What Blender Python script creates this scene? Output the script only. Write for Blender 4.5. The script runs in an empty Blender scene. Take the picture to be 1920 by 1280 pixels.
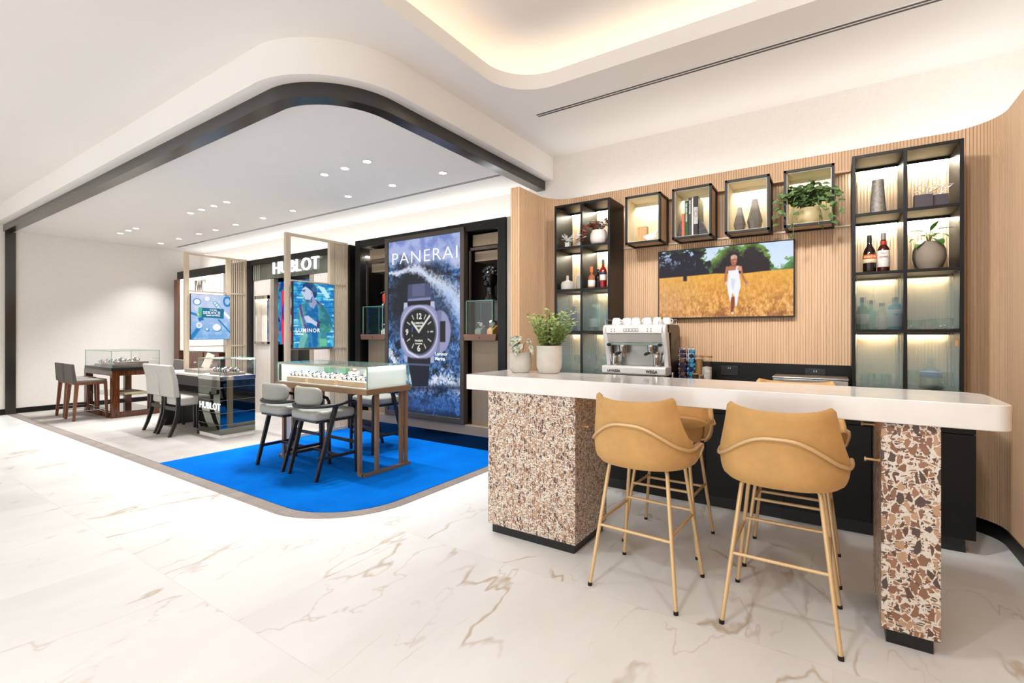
import bpy, math, random
import numpy as np
from mathutils import Vector, Matrix
C = bpy.context.scene.collection
SC = bpy.context.scene
PI = math.pi
R = math.radians
rnd = random.Random(7)

# ------------------------------------------------------------------ colours / materials
def lin(c):
    def f(v):
        v = v / 255.0
        return v / 12.92 if v <= 0.04045 else ((v + 0.055) / 1.055) ** 2.4
    return (f(c[0]), f(c[1]), f(c[2]), 1.0)

class NT:
    def __init__(s, name):
        s.m = bpy.data.materials.new(name); s.m.use_nodes = True
        s.n = s.m.node_tree.nodes; s.l = s.m.node_tree.links
        s.b = s.n['Principled BSDF']
    def new(s, t, **kw):
        x = s.n.new(t)
        for k, v in kw.items():
            if k.startswith('i_'):
                x.inputs[k[2:].replace('_', ' ')].default_value = v
            else:
                setattr(x, k, v)
        return x
    def link(s, a, b): s.l.new(a, b)
    def coords(s, scale=(1, 1, 1), kind='Object', rot=(0, 0, 0)):
        tc = s.new('ShaderNodeTexCoord'); mp = s.new('ShaderNodeMapping')
        mp.inputs['Scale'].default_value = scale; mp.inputs['Rotation'].default_value = rot
        s.link(tc.outputs[kind], mp.inputs['Vector']); return mp.outputs['Vector']
    def noise(s, vec, scale, detail=4, rough=0.55, dist=0.0):
        x = s.new('ShaderNodeTexNoise'); x.inputs['Scale'].default_value = scale; x.inputs['Detail'].default_value = detail
        x.inputs['Roughness'].default_value = rough; x.inputs['Distortion'].default_value = dist
        if vec is not None: s.link(vec, x.inputs['Vector'])
        return x
    def ramp(s, fac, stops, interp='LINEAR'):
        x = s.new('ShaderNodeValToRGB'); x.color_ramp.interpolation = interp
        e = x.color_ramp.elements
        while len(e) < len(stops): e.new(0.5)
        for i, (p, c) in enumerate(stops):
            e[i].position = p; e[i].color = c
        s.link(fac, x.inputs['Fac']); return x.outputs['Color']
    def math(s, op, a, b=None, clamp=False):
        x = s.new('ShaderNodeMath', operation=op); x.use_clamp = clamp
        for i, v in enumerate((a, b)):
            if v is None: continue
            if isinstance(v, (int, float)): x.inputs[i].default_value = v
            else: s.link(v, x.inputs[i])
        return x.outputs[0]
    def mix(s, fac, a, b, blend='MIX'):
        x = s.new('ShaderNodeMix', data_type='RGBA', blend_type=blend)
        for i, v in ((0, fac), (6, a), (7, b)):
            if isinstance(v, (int, float)): x.inputs[i].default_value = v
            elif isinstance(v, tuple): x.inputs[i].default_value = v
            else: s.link(v, x.inputs[i])
        return x.outputs[2]
    def bump(s, h, strength=0.2, dist=0.01):
        x = s.new('ShaderNodeBump'); x.inputs['Strength'].default_value = strength; x.inputs['Distance'].default_value = dist
        s.link(h, x.inputs['Height']); s.link(x.outputs['Normal'], s.b.inputs['Normal'])

def mat(name, c, rough=0.5, metal=0.0, var=0.05, vscale=6.0, bump=0.0, bscale=60.0, coat=0.0, stretch=(1, 1, 1), spec=0.5, sheen=0.0):
    """a plain material whose tone is broken up a little by noise"""
    t = NT(name); b = t.b
    b.inputs['Roughness'].default_value = rough; b.inputs['Metallic'].default_value = metal
    b.inputs['Coat Weight'].default_value = coat; b.inputs['Specular IOR Level'].default_value = spec
    b.inputs['Sheen Weight'].default_value = sheen
    col = lin(c)
    v = t.coords(stretch)
    n = t.noise(v, vscale)
    lo = tuple(max(0, x * (1 - var)) for x in col[:3]) + (1,)
    hi = tuple(min(1, x * (1 + var)) for x in col[:3]) + (1,)
    t.link(t.ramp(n.outputs['Fac'], [(0.3, lo), (0.7, hi)]), b.inputs['Base Color'])
    if bump:
        t.bump(t.noise(v, bscale, 3).outputs['Fac'], bump, 0.004)
    return t.m

def emis(name, c, strength):
    t = NT(name); b = t.b
    b.inputs['Base Color'].default_value = (0.02, 0.02, 0.02, 1)
    b.inputs['Emission Color'].default_value = lin(c); b.inputs['Emission Strength'].default_value = strength
    b.inputs['Roughness'].default_value = 0.5
    return t.m

def glass(name, tint=(1, 1, 1), rough=0.0, pw=5.0):
    """thin pane: mostly clear with fresnel reflection"""
    t = NT(name)
    out = t.n['Material Output']
    tr = t.new('ShaderNodeBsdfTransparent'); tr.inputs['Color'].default_value = (*tint, 1)
    gl = t.new('ShaderNodeBsdfGlossy'); gl.inputs['Roughness'].default_value = max(rough, 0.01)
    lw = t.new('ShaderNodeLayerWeight'); lw.inputs['Blend'].default_value = 0.5
    fr = t.math('ADD', t.math('MULTIPLY', t.math('POWER', lw.outputs['Facing'], pw), 0.8), 0.035)
    mx = t.new('ShaderNodeMixShader')
    t.link(fr, mx.inputs[0]); t.link(tr.outputs[0], mx.inputs[1]); t.link(gl.outputs[0], mx.inputs[2])
    t.link(mx.outputs[0], out.inputs['Surface'])
    return t.m

def glassy(name, c, rough=0.02, trans=0.9, ior=1.4):
    t = NT(name); b = t.b
    b.inputs['Base Color'].default_value = lin(c); b.inputs['Roughness'].default_value = rough
    b.inputs['Transmission Weight'].default_value = trans; b.inputs['IOR'].default_value = ior
    return t.m

# ------------------------------------------------------------------ mesh builder
class MB:
    def __init__(s, t=None):
        s.v = []; s.f = []; s.mi = []; s.cur = 0
        s.M = Matrix.Identity(4)
        if t is not None: s.M = Matrix.Translation(-Vector(t.location))
    def add(s, vs, fs):
        k = len(s.v); M = s.M
        s.v += [tuple(M @ Vector(p)) for p in vs]
        s.f += [tuple(k + i for i in f) for f in fs]
        s.mi += [s.cur] * len(fs)
        return s
    def box(s, x0, x1, y0, y1, z0, z1):
        vs = [(x, y, z) for z in (z0, z1) for y in (y0, y1) for x in (x0, x1)]
        return s.add(vs, [(0, 2, 3, 1), (4, 5, 7, 6), (0, 1, 5, 4), (2, 6, 7, 3), (0, 4, 6, 2), (1, 3, 7, 5)])
    def cbox(s, c, d, rot=None):
        h = [x / 2 for x in d]
        vs = [Vector((x, y, z)) for z in (-h[2], h[2]) for y in (-h[1], h[1]) for x in (-h[0], h[0])]
        if rot is not None: vs = [rot @ p for p in vs]
        return s.add([p + Vector(c) for p in vs], [(0, 2, 3, 1), (4, 5, 7, 6), (0, 1, 5, 4), (2, 6, 7, 3), (0, 4, 6, 2), (1, 3, 7, 5)])
    def bar(s, p, q, w0, d0, w1=None, d1=None, up=(0, 1, 0)):
        """rectangular bar from p to q, width w along side, depth d along up; may taper"""
        p = Vector(p); q = Vector(q); w1 = w0 if w1 is None else w1; d1 = d0 if d1 is None else d1
        a = (q - p).normalized(); u = Vector(up); sd = a.cross(u).normalized(); u = sd.cross(a).normalized()
        vs = []
        for o, w, d in ((p, w0, d0), (q, w1, d1)):
            for i, j in ((-1, -1), (1, -1), (1, 1), (-1, 1)):
                vs.append(o + sd * (i * w / 2) + u * (j * d / 2))
        return s.add(vs, [(3, 2, 1, 0), (4, 5, 6, 7), (0, 1, 5, 4), (1, 2, 6, 5), (2, 3, 7, 6), (3, 0, 4, 7)])
    def tube(s, pts, r, seg=8, closed=False, flat=1.0):
        P = [Vector(p) for p in pts]; n = len(P)
        rs = r if isinstance(r, (list, tuple)) else [r] * n
        tang = []
        for i in range(n):
            a = P[(i - 1) % n] if (closed or i > 0) else P[i]
            b = P[(i + 1) % n] if (closed or i < n - 1) else P[i]
            tang.append((b - a).normalized())
        t0 = tang[0]; up = Vector((0, 0, 1)) if abs(t0.z) < 0.9 else Vector((1, 0, 0))
        nr = (up - t0 * up.dot(t0)).normalized()
        vs = []
        for i in range(n):
            t = tang[i]
            nr = (nr - t * nr.dot(t))
            nr = nr.normalized() if nr.length > 1e-6 else Vector((1, 0, 0))
            bi = t.cross(nr)
            for k in range(seg):
                a = 2 * PI * k / seg
                vs.append(P[i] + nr * (math.cos(a) * rs[i]) + bi * (math.sin(a) * rs[i] * flat))
        fs = []
        for i in range(n if closed else n - 1):
            j = (i + 1) % n
            for k in range(seg):
                k2 = (k + 1) % seg
                fs.append((i * seg + k, i * seg + k2, j * seg + k2, j * seg + k))
        if not closed:
            fs.append(tuple(range(seg - 1, -1, -1))); fs.append(tuple((n - 1) * seg + k for k in range(seg)))
        return s.add(vs, fs)
    def lathe(s, prof, c=(0, 0, 0), seg=24, sx=1.0, sy=1.0, cap=True):
        vs = []; fs = []; rings = []
        for r, z in prof:
            if r < 1e-6:
                rings.append([len(vs)]); vs.append((c[0], c[1], c[2] + z))
            else:
                rings.append(list(range(len(vs), len(vs) + seg)))
                for k in range(seg):
                    a = 2 * PI * k / seg
                    vs.append((c[0] + r * sx * math.cos(a), c[1] + r * sy * math.sin(a), c[2] + z))
        for A, B in zip(rings, rings[1:]):
            for k in range(seg):
                k2 = (k + 1) % seg
                if len(A) == 1 and len(B) == 1: continue
                if len(A) == 1: fs.append((A[0], B[k2], B[k]))
                elif len(B) == 1: fs.append((A[k], A[k2], B[0]))
                else: fs.append((A[k], A[k2], B[k2], B[k]))
        if cap and len(rings[0]) > 1: fs.append(tuple(reversed(rings[0])))
        if cap and len(rings[-1]) > 1: fs.append(tuple(rings[-1]))
        return s.add(vs, fs)
    def prism(s, poly, a0, a1, axis='z'):
        """polygon in the two other axes (xy, xz or yz), extruded along axis"""
        def pt(u, v, a):
            return (u, v, a) if axis == 'z' else ((u, a, v) if axis == 'y' else (a, u, v))
        n = len(poly)
        vs = [pt(u, v, a0) for u, v in poly] + [pt(u, v, a1) for u, v in poly]
        fs = [tuple(range(n - 1, -1, -1)), tuple(range(n, 2 * n))]
        fs += [(i, (i + 1) % n, n + (i + 1) % n, n + i) for i in range(n)]
        return s.add(vs, fs)
    def sph(s, c, r, sg=14, rg=9):
        rx, ry, rz = r if isinstance(r, tuple) else (r, r, r)
        prof = [(math.sin(PI * i / rg), -math.cos(PI * i / rg)) for i in range(rg + 1)]
        k = len(s.v); M = s.M; s.M = M @ Matrix.Translation(c) @ Matrix.Diagonal((rx, ry, rz, 1))
        s.lathe(prof, seg=sg); s.M = M
        return s
    def grid(s, fn, nu, nv, wrap=False):
        vs = [fn(i / (nu if wrap else nu - 1), j / (nv - 1)) for i in range(nu) for j in range(nv)]
        fs = []
        for i in range(nu if wrap else nu - 1):
            i2 = (i + 1) % nu
            for j in range(nv - 1):
                fs.append((i * nv + j, i2 * nv + j, i2 * nv + j + 1, i * nv + j + 1))
        return s.add(vs, fs)
    def obj(s, name, m, parent=None, bev=0.0, smooth=None, solid=0.0, sub=0, bseg=2):
        me = bpy.data.meshes.new(name)
        me.from_pydata(s.v, [], s.f); me.validate(); me.update()
        o = bpy.data.objects.new(name, me); C.objects.link(o)
        for x in (m if isinstance(m, (list, tuple)) else [m]): me.materials.append(x)
        if max(s.mi, default=0) > 0 and len(s.mi) == len(me.polygons): me.polygons.foreach_set('material_index', s.mi)
        if solid:
            x = o.modifiers.new('Solidify', 'SOLIDIFY'); x.thickness = solid; x.offset = 0
        if bev:
            x = o.modifiers.new('Bevel', 'BEVEL'); x.width = bev; x.segments = bseg; x.limit_method = 'ANGLE'; x.angle_limit = R(40)
        if sub:
            x = o.modifiers.new('Subsurf', 'SUBSURF'); x.levels = sub; x.render_levels = sub
        if smooth is None: smooth = 35
        if smooth:
            me.polygons.foreach_set('use_smooth', [True] * len(me.polygons))
            if smooth < 180 and not sub: me.set_sharp_from_angle(angle=R(smooth))
        if parent is not None: o.parent = parent
        return o

def thing(name, label, cat, loc=(0, 0, 0), rz=0, group=None):
    o = bpy.data.objects.new(name, None); C.objects.link(o)
    o.empty_display_size = 0.1
    o.location = loc; o.rotation_euler = (0, 0, rz)
    o['label'] = label; o['category'] = cat
    if group: o['group'] = group
    return o
def tag(o, label, cat, group=None):
    o['label'] = label; o['category'] = cat
    if group: o['group'] = group
    return o
def struct(o):
    o['kind'] = 'structure'; return o
KIDS = {}
def dup(root, loc=None, rz=None, label=None, scale=None):
    r = root.copy(); C.objects.link(r)
    if loc is not None: r.location = loc
    if rz is not None: r.rotation_euler = (0, 0, rz)
    if scale is not None: r.scale = scale
    if label: r['label'] = label
    kids = [o for o in C.objects if o.parent == root]
    for ch in kids:
        c = ch.copy(); C.objects.link(c); c.parent = r
        for g in [o for o in C.objects if o.parent == ch]:
            d = g.copy(); C.objects.link(d); d.parent = c
    return r

# ------------------------------------------------------------------ lettering
def text_mesh(txt, size, depth, M, m, name='lettering', parent=None, bold=0.0, space=1.0, sx=1.0, align='LEFT'):
    cu = bpy.data.curves.new('t', 'FONT'); cu.body = txt; cu.size = size; cu.extrude = depth / 2
    cu.offset = bold; cu.space_character = space; cu.align_x = align; cu.resolution_u = 3
    o = bpy.data.objects.new('t', cu); C.objects.link(o)
    bpy.context.view_layer.update()
    me = bpy.data.meshes.new_from_object(o.evaluated_get(bpy.context.evaluated_depsgraph_get()))
    bpy.data.objects.remove(o); bpy.data.curves.remove(cu)
    T = Matrix.Diagonal((sx, 1, 1, 1))
    if parent is not None: M = Matrix.Translation(-Vector(parent_world(parent))) @ M
    me.transform(M @ T); me.name = name
    me.materials.clear(); me.materials.append(m)
    q = bpy.data.objects.new(name, me); C.objects.link(q)
    if parent is not None: q.parent = parent
    return q
def parent_world(p):
    v = Vector(p.location)
    while p.parent is not None:
        p = p.parent; v = v + Vector(p.location)
    return v
def facing_front(x, y, z):      # letters readable from -Y, running along +X
    return Matrix.Translation((x, y, z)) @ Matrix.Rotation(R(90), 4, 'X')
def facing_right(x, y, z):      # letters readable from +X, running along +Y
    return Matrix.Translation((x, y, z)) @ Matrix.Rotation(R(90), 4, 'Z') @ Matrix.Rotation(R(90), 4, 'X')

# ------------------------------------------------------------------ pictures shown on flat screens (colour grid on the panel itself)
def vnoise(W, H, sx, sy, seed):
    g = np.random.RandomState(seed).rand(int(sy) + 3, int(sx) + 3)
    y, x = np.mgrid[0:H, 0:W]; u = x / W * sx; v = y / H * sy
    i = u.astype(int); j = v.astype(int); a = u - i; b = v - j
    a = a * a * (3 - 2 * a); b = b * b * (3 - 2 * b)
    return (g[j, i] * (1 - a) + g[j, i + 1] * a) * (1 - b) + (g[j + 1, i] * (1 - a) + g[j + 1, i + 1] * a) * b
def fbm(W, H, sx, sy, seed, oct=5, gain=0.55):
    r = np.zeros((H, W)); amp = 1; tot = 0
    for o in range(oct):
        r += amp * vnoise(W, H, sx * 2 ** o, sy * 2 ** o, seed + o); tot += amp; amp *= gain
    return r / tot
class Pic:
    """coordinates: x 0..1 left to right, y 0..1 top to bottom"""
    def __init__(s, W, H, asp, c=(0, 0, 0)):
        s.W = W; s.H = H; s.asp = asp
        s.a = np.zeros((H, W, 3)); s.a[:] = c
        y, x = np.mgrid[0:H, 0:W]; s.x = x / (W - 1); s.y = y / (H - 1)
    def put(s, m, c):
        m = np.clip(m, 0, 1)[..., None]; s.a = s.a * (1 - m) + np.asarray(c, float) * m
    def poly(s, pts, c, soft=None):
        soft = soft or 1.2 / s.W
        n = len(pts); ins = np.zeros(s.x.shape, bool); d = np.full(s.x.shape, 9.0); k = s.asp
        for i in range(n):
            x0, y0 = pts[i]; x1, y1 = pts[(i + 1) % n]
            if y0 != y1:
                cond = ((y0 > s.y) != (y1 > s.y)) & (s.x < (x1 - x0) * (s.y - y0) / (y1 - y0) + x0)
                ins ^= cond
            ex, ey = x1 - x0, (y1 - y0) * k
            px, py = s.x - x0, (s.y - y0) * k
            t = np.clip((px * ex + py * ey) / (ex * ex + ey * ey + 1e-12), 0, 1)
            d = np.minimum(d, np.hypot(px - t * ex, py - t * ey))
        sd = np.where(ins, d, -d)
        s.put(sd / soft * 0.5 + 0.5, c)
    def ell(s, cx, cy, rx, ry, c, soft=None, ring=None):
        soft = soft or 1.2 / s.W
        q = np.hypot((s.x - cx) / rx, (s.y - cy) / ry); d = (1 - q) * min(rx, ry * s.asp)
        if ring: d = ring / 2 - np.abs(d)
        s.put(d / soft * 0.5 + 0.5, c)
    def line(s, pts, w, c, soft=None):
        soft = soft or 1.2 / s.W; d = np.full(s.x.shape, 9.0); k = s.asp
        for (x0, y0), (x1, y1) in zip(pts, pts[1:]):
            ex, ey = x1 - x0, (y1 - y0) * k; px, py = s.x - x0, (s.y - y0) * k
            t = np.clip((px * ex + py * ey) / (ex * ex + ey * ey + 1e-12), 0, 1)
            d = np.minimum(d, np.hypot(px - t * ex, py - t * ey))
        s.put((w / 2 - d) / soft * 0.5 + 0.5, c)
    def mesh(s, name, m, origin, ux, uz, parent):
        """grid of coloured points spanning origin + ux*x + uz*(1-y)"""
        W, H = s.W, s.H
        o = np.array(origin) - np.array(parent_world(parent)); ux = np.array(ux); uz = np.array(uz)
        co = o + s.x[..., None] * ux + (1 - s.y)[..., None] * uz
        idx = np.arange(W * H).reshape(H, W)
        q = np.stack([idx[1:, :-1], idx[1:, 1:], idx[:-1, 1:], idx[:-1, :-1]], -1).reshape(-1, 4)
        me = bpy.data.meshes.new(name)
        me.vertices.add(W * H); me.vertices.foreach_set('co', co.reshape(-1).astype(np.float32))
        nq = len(q); me.loops.add(nq * 4); me.polygons.add(nq)
        me.loops.foreach_set('vertex_index', q.reshape(-1).astype(np.int32))
        me.polygons.foreach_set('loop_start', (np.arange(nq) * 4).astype(np.int32))
        me.update(calc_edges=True)
        at = me.color_attributes.new('picture', 'FLOAT_COLOR', 'POINT')
        a = np.clip(s.a, 0, 255) / 255.0
        l = np.where(a <= 0.04045, a / 12.92, ((a + 0.055) / 1.055) ** 2.4)
        at.data.foreach_set('color', np.concatenate([l, np.ones((H, W, 1))], -1).reshape(-1).astype(np.float32))
        me.materials.append(m)
        ob = bpy.data.objects.new(name, me); C.objects.link(ob); ob.parent = parent
        return ob
def screen_mat(name, strength):
    t = NT(name); a = t.new('ShaderNodeVertexColor', layer_name='picture')
    t.b.inputs['Base Color'].default_value = (0.01, 0.01, 0.01, 1); t.b.inputs['Roughness'].default_value = 0.3; t.b.inputs['Specular IOR Level'].default_value = 0.12
    t.link(a.outputs['Color'], t.b.inputs['Emission Color']); t.b.inputs['Emission Strength'].default_value = strength
    return t.m
# ------------------------------------------------------------------ shared materials
BLK = mat('black_satin', (17, 16, 15), 0.42, var=0.15, spec=0.3)
BLK2 = mat('black_metal', (20, 19, 19), 0.35, 0.0, var=0.1)
WHT = mat('white_paint', (240, 232, 222), 0.7, var=0.015, vscale=1.5)
PLASTER = mat('ceiling_paint', (243, 238, 231), 0.8, var=0.01, vscale=0.8)
STEEL = mat('brushed_steel', (190, 188, 184), 0.3, 0.95, var=0.06, stretch=(1, 1, 40))
CHROME = mat('chrome', (215, 215, 215), 0.08, 1.0, var=0.02)
GOLD = mat('brushed_gold', (205, 164, 112), 0.34, 0.75, var=0.05)
BRONZE = mat('bronze_metal', (140, 112, 84), 0.38, 0.55, var=0.08, stretch=(1, 1, 0.1), vscale=20)
CHAMP = mat('champagne_metal', (214, 197, 172), 0.42, 0.35, var=0.04)
GLASS = glass('clear_glass', (0.988, 0.995, 0.992))
GEDGE = mat('glass_edge_green', (120, 168, 150), 0.2, var=0.08)
CONC = mat('pale_concrete', (203, 196, 184), 0.8, var=0.06, vscale=14, bump=0.25, bscale=90)
WHITEC = mat('white_ceramic', (238, 236, 232), 0.25, var=0.02)

def wood_material():
    t = NT('oak_fluted'); v = t.coords((9, 9, 0.35)); n = t.noise(v, 5, 6, 0.6, 0.4)
    n2 = t.noise(t.coords((35, 35, 0.8)), 4, 3)
    a = t.ramp(n.outputs['Fac'], [(0.3, lin((216, 176, 136))), (0.7, lin((232, 196, 158)))])
    b = t.mix(0.25, a, t.ramp(n2.outputs['Fac'], [(0.35, lin((206, 164, 122))), (0.65, lin((236, 201, 164)))]))
    t.link(b, t.b.inputs['Base Color']); t.b.inputs['Roughness'].default_value = 0.55
    return t.m
OAK = wood_material()
def dark_wood(name, c0, c1, rough=0.25, ax=(14, 14, 1)):
    t = NT(name); n = t.noise(t.coords(ax), 5, 6, 0.6, 0.6)
    t.link(t.ramp(n.outputs['Fac'], [(0.3, lin(c0)), (0.7, lin(c1))]), t.b.inputs['Base Color'])
    t.b.inputs['Roughness'].default_value = rough; return t.m
MACASSAR = dark_wood('dark_striped_wood', (48, 22, 12), (110, 62, 36), 0.15)
WENGE = dark_wood('blackened_ash', (22, 20, 19), (44, 39, 36), 0.4)
WALNUT = dark_wood('walnut', (96, 58, 38), (138, 88, 60), 0.4)

def marble():
    t = NT('veined_marble_tiles')
    tc = t.new('ShaderNodeTexCoord'); pos = tc.outputs['Object']
    # one slab = 1.2 x 2.4 m, each shifted to its own part of the stone
    br = t.new('ShaderNodeTexBrick'); br.offset = 0.5
    for k, v in (('Scale', 1.0), ('Mortar Size', 0.0025), ('Brick Width', 2.4), ('Row Height', 1.2), ('Mortar Smooth', 0.0), ('Bias', 0.0)):
        br.inputs[k].default_value = v
    br.inputs['Color1'].default_value = (0, 0, 0, 1); br.inputs['Color2'].default_value = (1, 1, 1, 1); br.inputs['Mortar'].default_value = (0.5, 0.5, 0.5, 1)
    t.link(pos, br.inputs['Vector'])
    sh = t.new('ShaderNodeVectorMath', operation='MULTIPLY_ADD')
    t.link(br.outputs['Color'], sh.inputs[0]); sh.inputs[1].default_value = (7.3, 3.1, 11.7); t.link(pos, sh.inputs[2])
    mp = t.new('ShaderNodeMapping'); mp.inputs['Rotation'].default_value = (0, 0, R(14)); mp.inputs['Scale'].default_value = (1.9, 0.72, 1)
    t.link(sh.outputs[0], mp.inputs['Vector']); v = mp.outputs['Vector']
    def vein(scale, w0, w1, det, seed, dist):
        ad = t.new('ShaderNodeVectorMath', operation='ADD'); t.link(v, ad.inputs[0]); ad.inputs[1].default_value = (seed, seed * 0.7, seed * 1.3)
        n = t.noise(ad.outputs[0], scale, det, 0.5, dist)
        d = t.math('ABSOLUTE', t.math('SUBTRACT', n.outputs['Fac'], 0.5))
        return t.ramp(d, [(w0, (1, 1, 1, 1)), (w1, (0, 0, 0, 1))], 'EASE'), n
    v1, n1 = vein(0.55, 0.0006, 0.0075, 5, 3.1, 0.12)
    v2, n2 = vein(0.9, 0.0, 0.005, 5, 9.7, 0.15)
    # veins fade in and out over the slab
    m1 = t.ramp(t.noise(v, 1.3, 3).outputs['Fac'], [(0.44, (0, 0, 0, 1)), (0.56, (1, 1, 1, 1))])
    m2 = t.ramp(t.noise(v, 2.1, 3).outputs['Fac'], [(0.42, (0, 0, 0, 1)), (0.58, (1, 1, 1, 1))])
    base = t.ramp(t.noise(v, 1.1, 5).outputs['Fac'], [(0.3, lin((235, 233, 230))), (0.62, lin((245, 244, 242)))])
    tan = t.ramp(t.noise(v, 7, 3).outputs['Fac'], [(0.3, lin((172, 146, 112))), (0.7, lin((208, 186, 156)))])
    f1 = t.math('MULTIPLY', t.math('MULTIPLY', v1, m1), 0.78)
    f2 = t.math('MULTIPLY', t.math('MULTIPLY', v2, m2), 0.5)
    c = t.mix(f2, base, lin((196, 176, 150))); c = t.mix(f1, c, tan)
    c = t.mix(t.math('MULTIPLY', br.outputs['Fac'], 0.16), c, lin((190, 182, 172)))
    t.link(c, t.b.inputs['Base Color']); t.b.inputs['Roughness'].default_value = 0.28
    t.b.inputs['Specular IOR Level'].default_value = 0.35
    return t.m

def terrazzo(name, scale, seed, big=0.45):
    t = NT(name); v = t.coords((1, 1, 1)); 
    ad = t.new('ShaderNodeVectorMath', operation='ADD'); t.link(v, ad.inputs[0]); ad.inputs[1].default_value = (seed, seed, seed)
    wv = t.noise(ad.outputs[0], scale * 0.9, 2)
    warp = t.new('ShaderNodeVectorMath', operation='MULTIPLY_ADD'); t.link(wv.outputs['Color'], warp.inputs[0])
    warp.inputs[1].default_value = (0.012,) * 3; t.link(ad.outputs[0], warp.inputs[2]); p = warp.outputs[0]
    def layer(sc, edge, dens, stretch):
        mp = t.new('ShaderNodeMapping'); mp.inputs['Scale'].default_value = stretch; t.link(p, mp.inputs['Vector'])
        vd = t.new('ShaderNodeTexVoronoi', feature='DISTANCE_TO_EDGE'); vd.inputs['Scale'].default_value = sc
        vc = t.new('ShaderNodeTexVoronoi', feature='F1'); vc.inputs['Scale'].default_value = sc
        for x in (vd, vc): t.link(mp.outputs['Vector'], x.inputs['Vector'])
        sp = t.new('ShaderNodeSeparateColor'); t.link(vc.outputs['Color'], sp.inputs[0])
        chip = t.math('MULTIPLY', t.math('GREATER_THAN', vd.outputs['Distance'], edge), t.math('LESS_THAN', sp.outputs[0], dens))
        col = t.ramp(sp.outputs[1], [(0.0, lin((104, 76, 62))), (0.18, lin((142, 98, 72))), (0.4, lin((166, 120, 90))), (0.62, lin((198, 160, 126))), (0.8, lin((150, 108, 82))), (0.92, lin((92, 74, 66)))], 'CONSTANT')
        return chip, col
    mt = t.ramp(t.noise(v, 160, 3).outputs['Fac'], [(0.35, lin((226, 215, 200))), (0.65, lin((242, 234, 222)))])
    c3, k3 = layer(scale * 3.0, 0.16, 0.42, (1.3, 1.3, 0.85))
    c2, k2 = layer(scale * 1.9, 0.12, 0.62, (0.75, 0.75, 1.45))
    c1, k1 = layer(scale * 1.05, 0.10, big, (1.4, 1.4, 0.75))
    c = t.mix(c3, mt, k3); c = t.mix(c2, c, k2); c = t.mix(c1, c, k1)
    n = t.noise(v, 90, 4)
    c = t.mix(0.22, c, t.ramp(n.outputs['Fac'], [(0.3, (0.45, 0.4, 0.36, 1)), (0.7, (1, 1, 1, 1))]), 'MULTIPLY')
    t.link(c, t.b.inputs['Base Color']); t.b.inputs['Roughness'].default_value = 0.3
    return t.m

def carpet_mat(name, c0, c1):
    t = NT(name); v = t.coords(); n = t.noise(v, 2.2, 5); f = t.noise(v, 420, 2)
    a = t.ramp(n.outputs['Fac'], [(0.3, lin(c0)), (0.7, lin(c1))])
    c = t.mix(0.18, a, t.ramp(f.outputs['Fac'], [(0.3, (0.35, 0.35, 0.35, 1)), (0.7, (1, 1, 1, 1))]), 'MULTIPLY')
    t.link(c, t.b.inputs['Base Color']); t.b.inputs['Roughness'].default_value = 1.0
    t.b.inputs['Specular IOR Level'].default_value = 0.05
    t.bump(f.outputs['Fac'], 0.5, 0.004); return t.m

def weave_wall(name, c):
    t = NT(name); v = t.coords((60, 60, 14)); n = t.noise(v, 1.5, 3); n2 = t.noise(t.coords((8, 8, 60)), 1.5, 3)
    m = t.mix(0.5, n.outputs['Fac'], n2.outputs['Fac'])
    col = lin(c); lo = tuple(x * 0.94 for x in col[:3]) + (1,)
    t.link(t.ramp(m, [(0.35, lo), (0.65, col)]), t.b.inputs['Base Color']); t.b.inputs['Roughness'].default_value = 0.85
    return t.m
WALLP = weave_wall('woven_wallcovering', (238, 230, 221))
WALLL = weave_wall('striated_wallcovering', (232, 226, 218))

# ------------------------------------------------------------------ room shell
YB = 5.15          # far plaster wall behind everything
XL = -11.85        # left wall of the shop-in-shop
ZC = 3.53          # main ceiling
ZB = 3.19          # ceiling of the shop-in-shop
struct(MB().box(-13.5, 5, -6, 6, -0.1, 0).obj('floor', marble()))
def round_path(yo, xo, c, n=16, x_start=XL, y_end=YB):
    """front line at y=yo from the left, rounding the corner about c, then back along x=xo"""
    rx = xo - c[0]; ry = c[1] - yo
    pts = [(x_start, yo)]
    for i in range(n + 1):
        a = -PI / 2 + PI / 2 * i / n
        pts.append((c[0] + rx * math.cos(a), c[1] + ry * math.sin(a)))
    pts.append((xo, y_end)); return pts
FC = (-3.62, 2.80)
f_out = round_path(2.08, -2.90, FC); f_in = round_path(2.20, -3.01, FC)
b = MB()
vs = [(x, y, 0.004) for x, y in f_out] + [(x, y, 0.004) for x, y in f_in]; n = len(f_out)
b.add(vs, [(i, i + 1, n + i + 1, n + i) for i in range(n - 1)])
vs = [(x, y, 0.0) for x, y in f_out] + [(x, y, 0.004) for x, y in f_out]
b.add(vs, [(i, i + 1, n + i + 1, n + i) for i in range(n - 1)])
def tile_border():
    t = NT('grey_tile_border'); v = t.coords()
    br = t.new('ShaderNodeTexBrick'); br.offset = 0.0
    for k, q in (('Scale', 1.0), ('Mortar Size', 0.003), ('Brick Width', 0.15), ('Row Height', 0.15)): br.inputs[k].default_value = q
    br.inputs['Color1'].default_value = lin((140, 129, 121)); br.inputs['Color2'].default_value = lin((154, 142, 134)); br.inputs['Mortar'].default_value = lin((122, 113, 106))
    t.link(v, br.inputs['Vector']); t.link(br.outputs['Color'], t.b.inputs['Base Color']); t.b.inputs['Roughness'].default_value = 0.45
    return t.m
struct(b.obj('trim_1', tile_border()))
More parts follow.
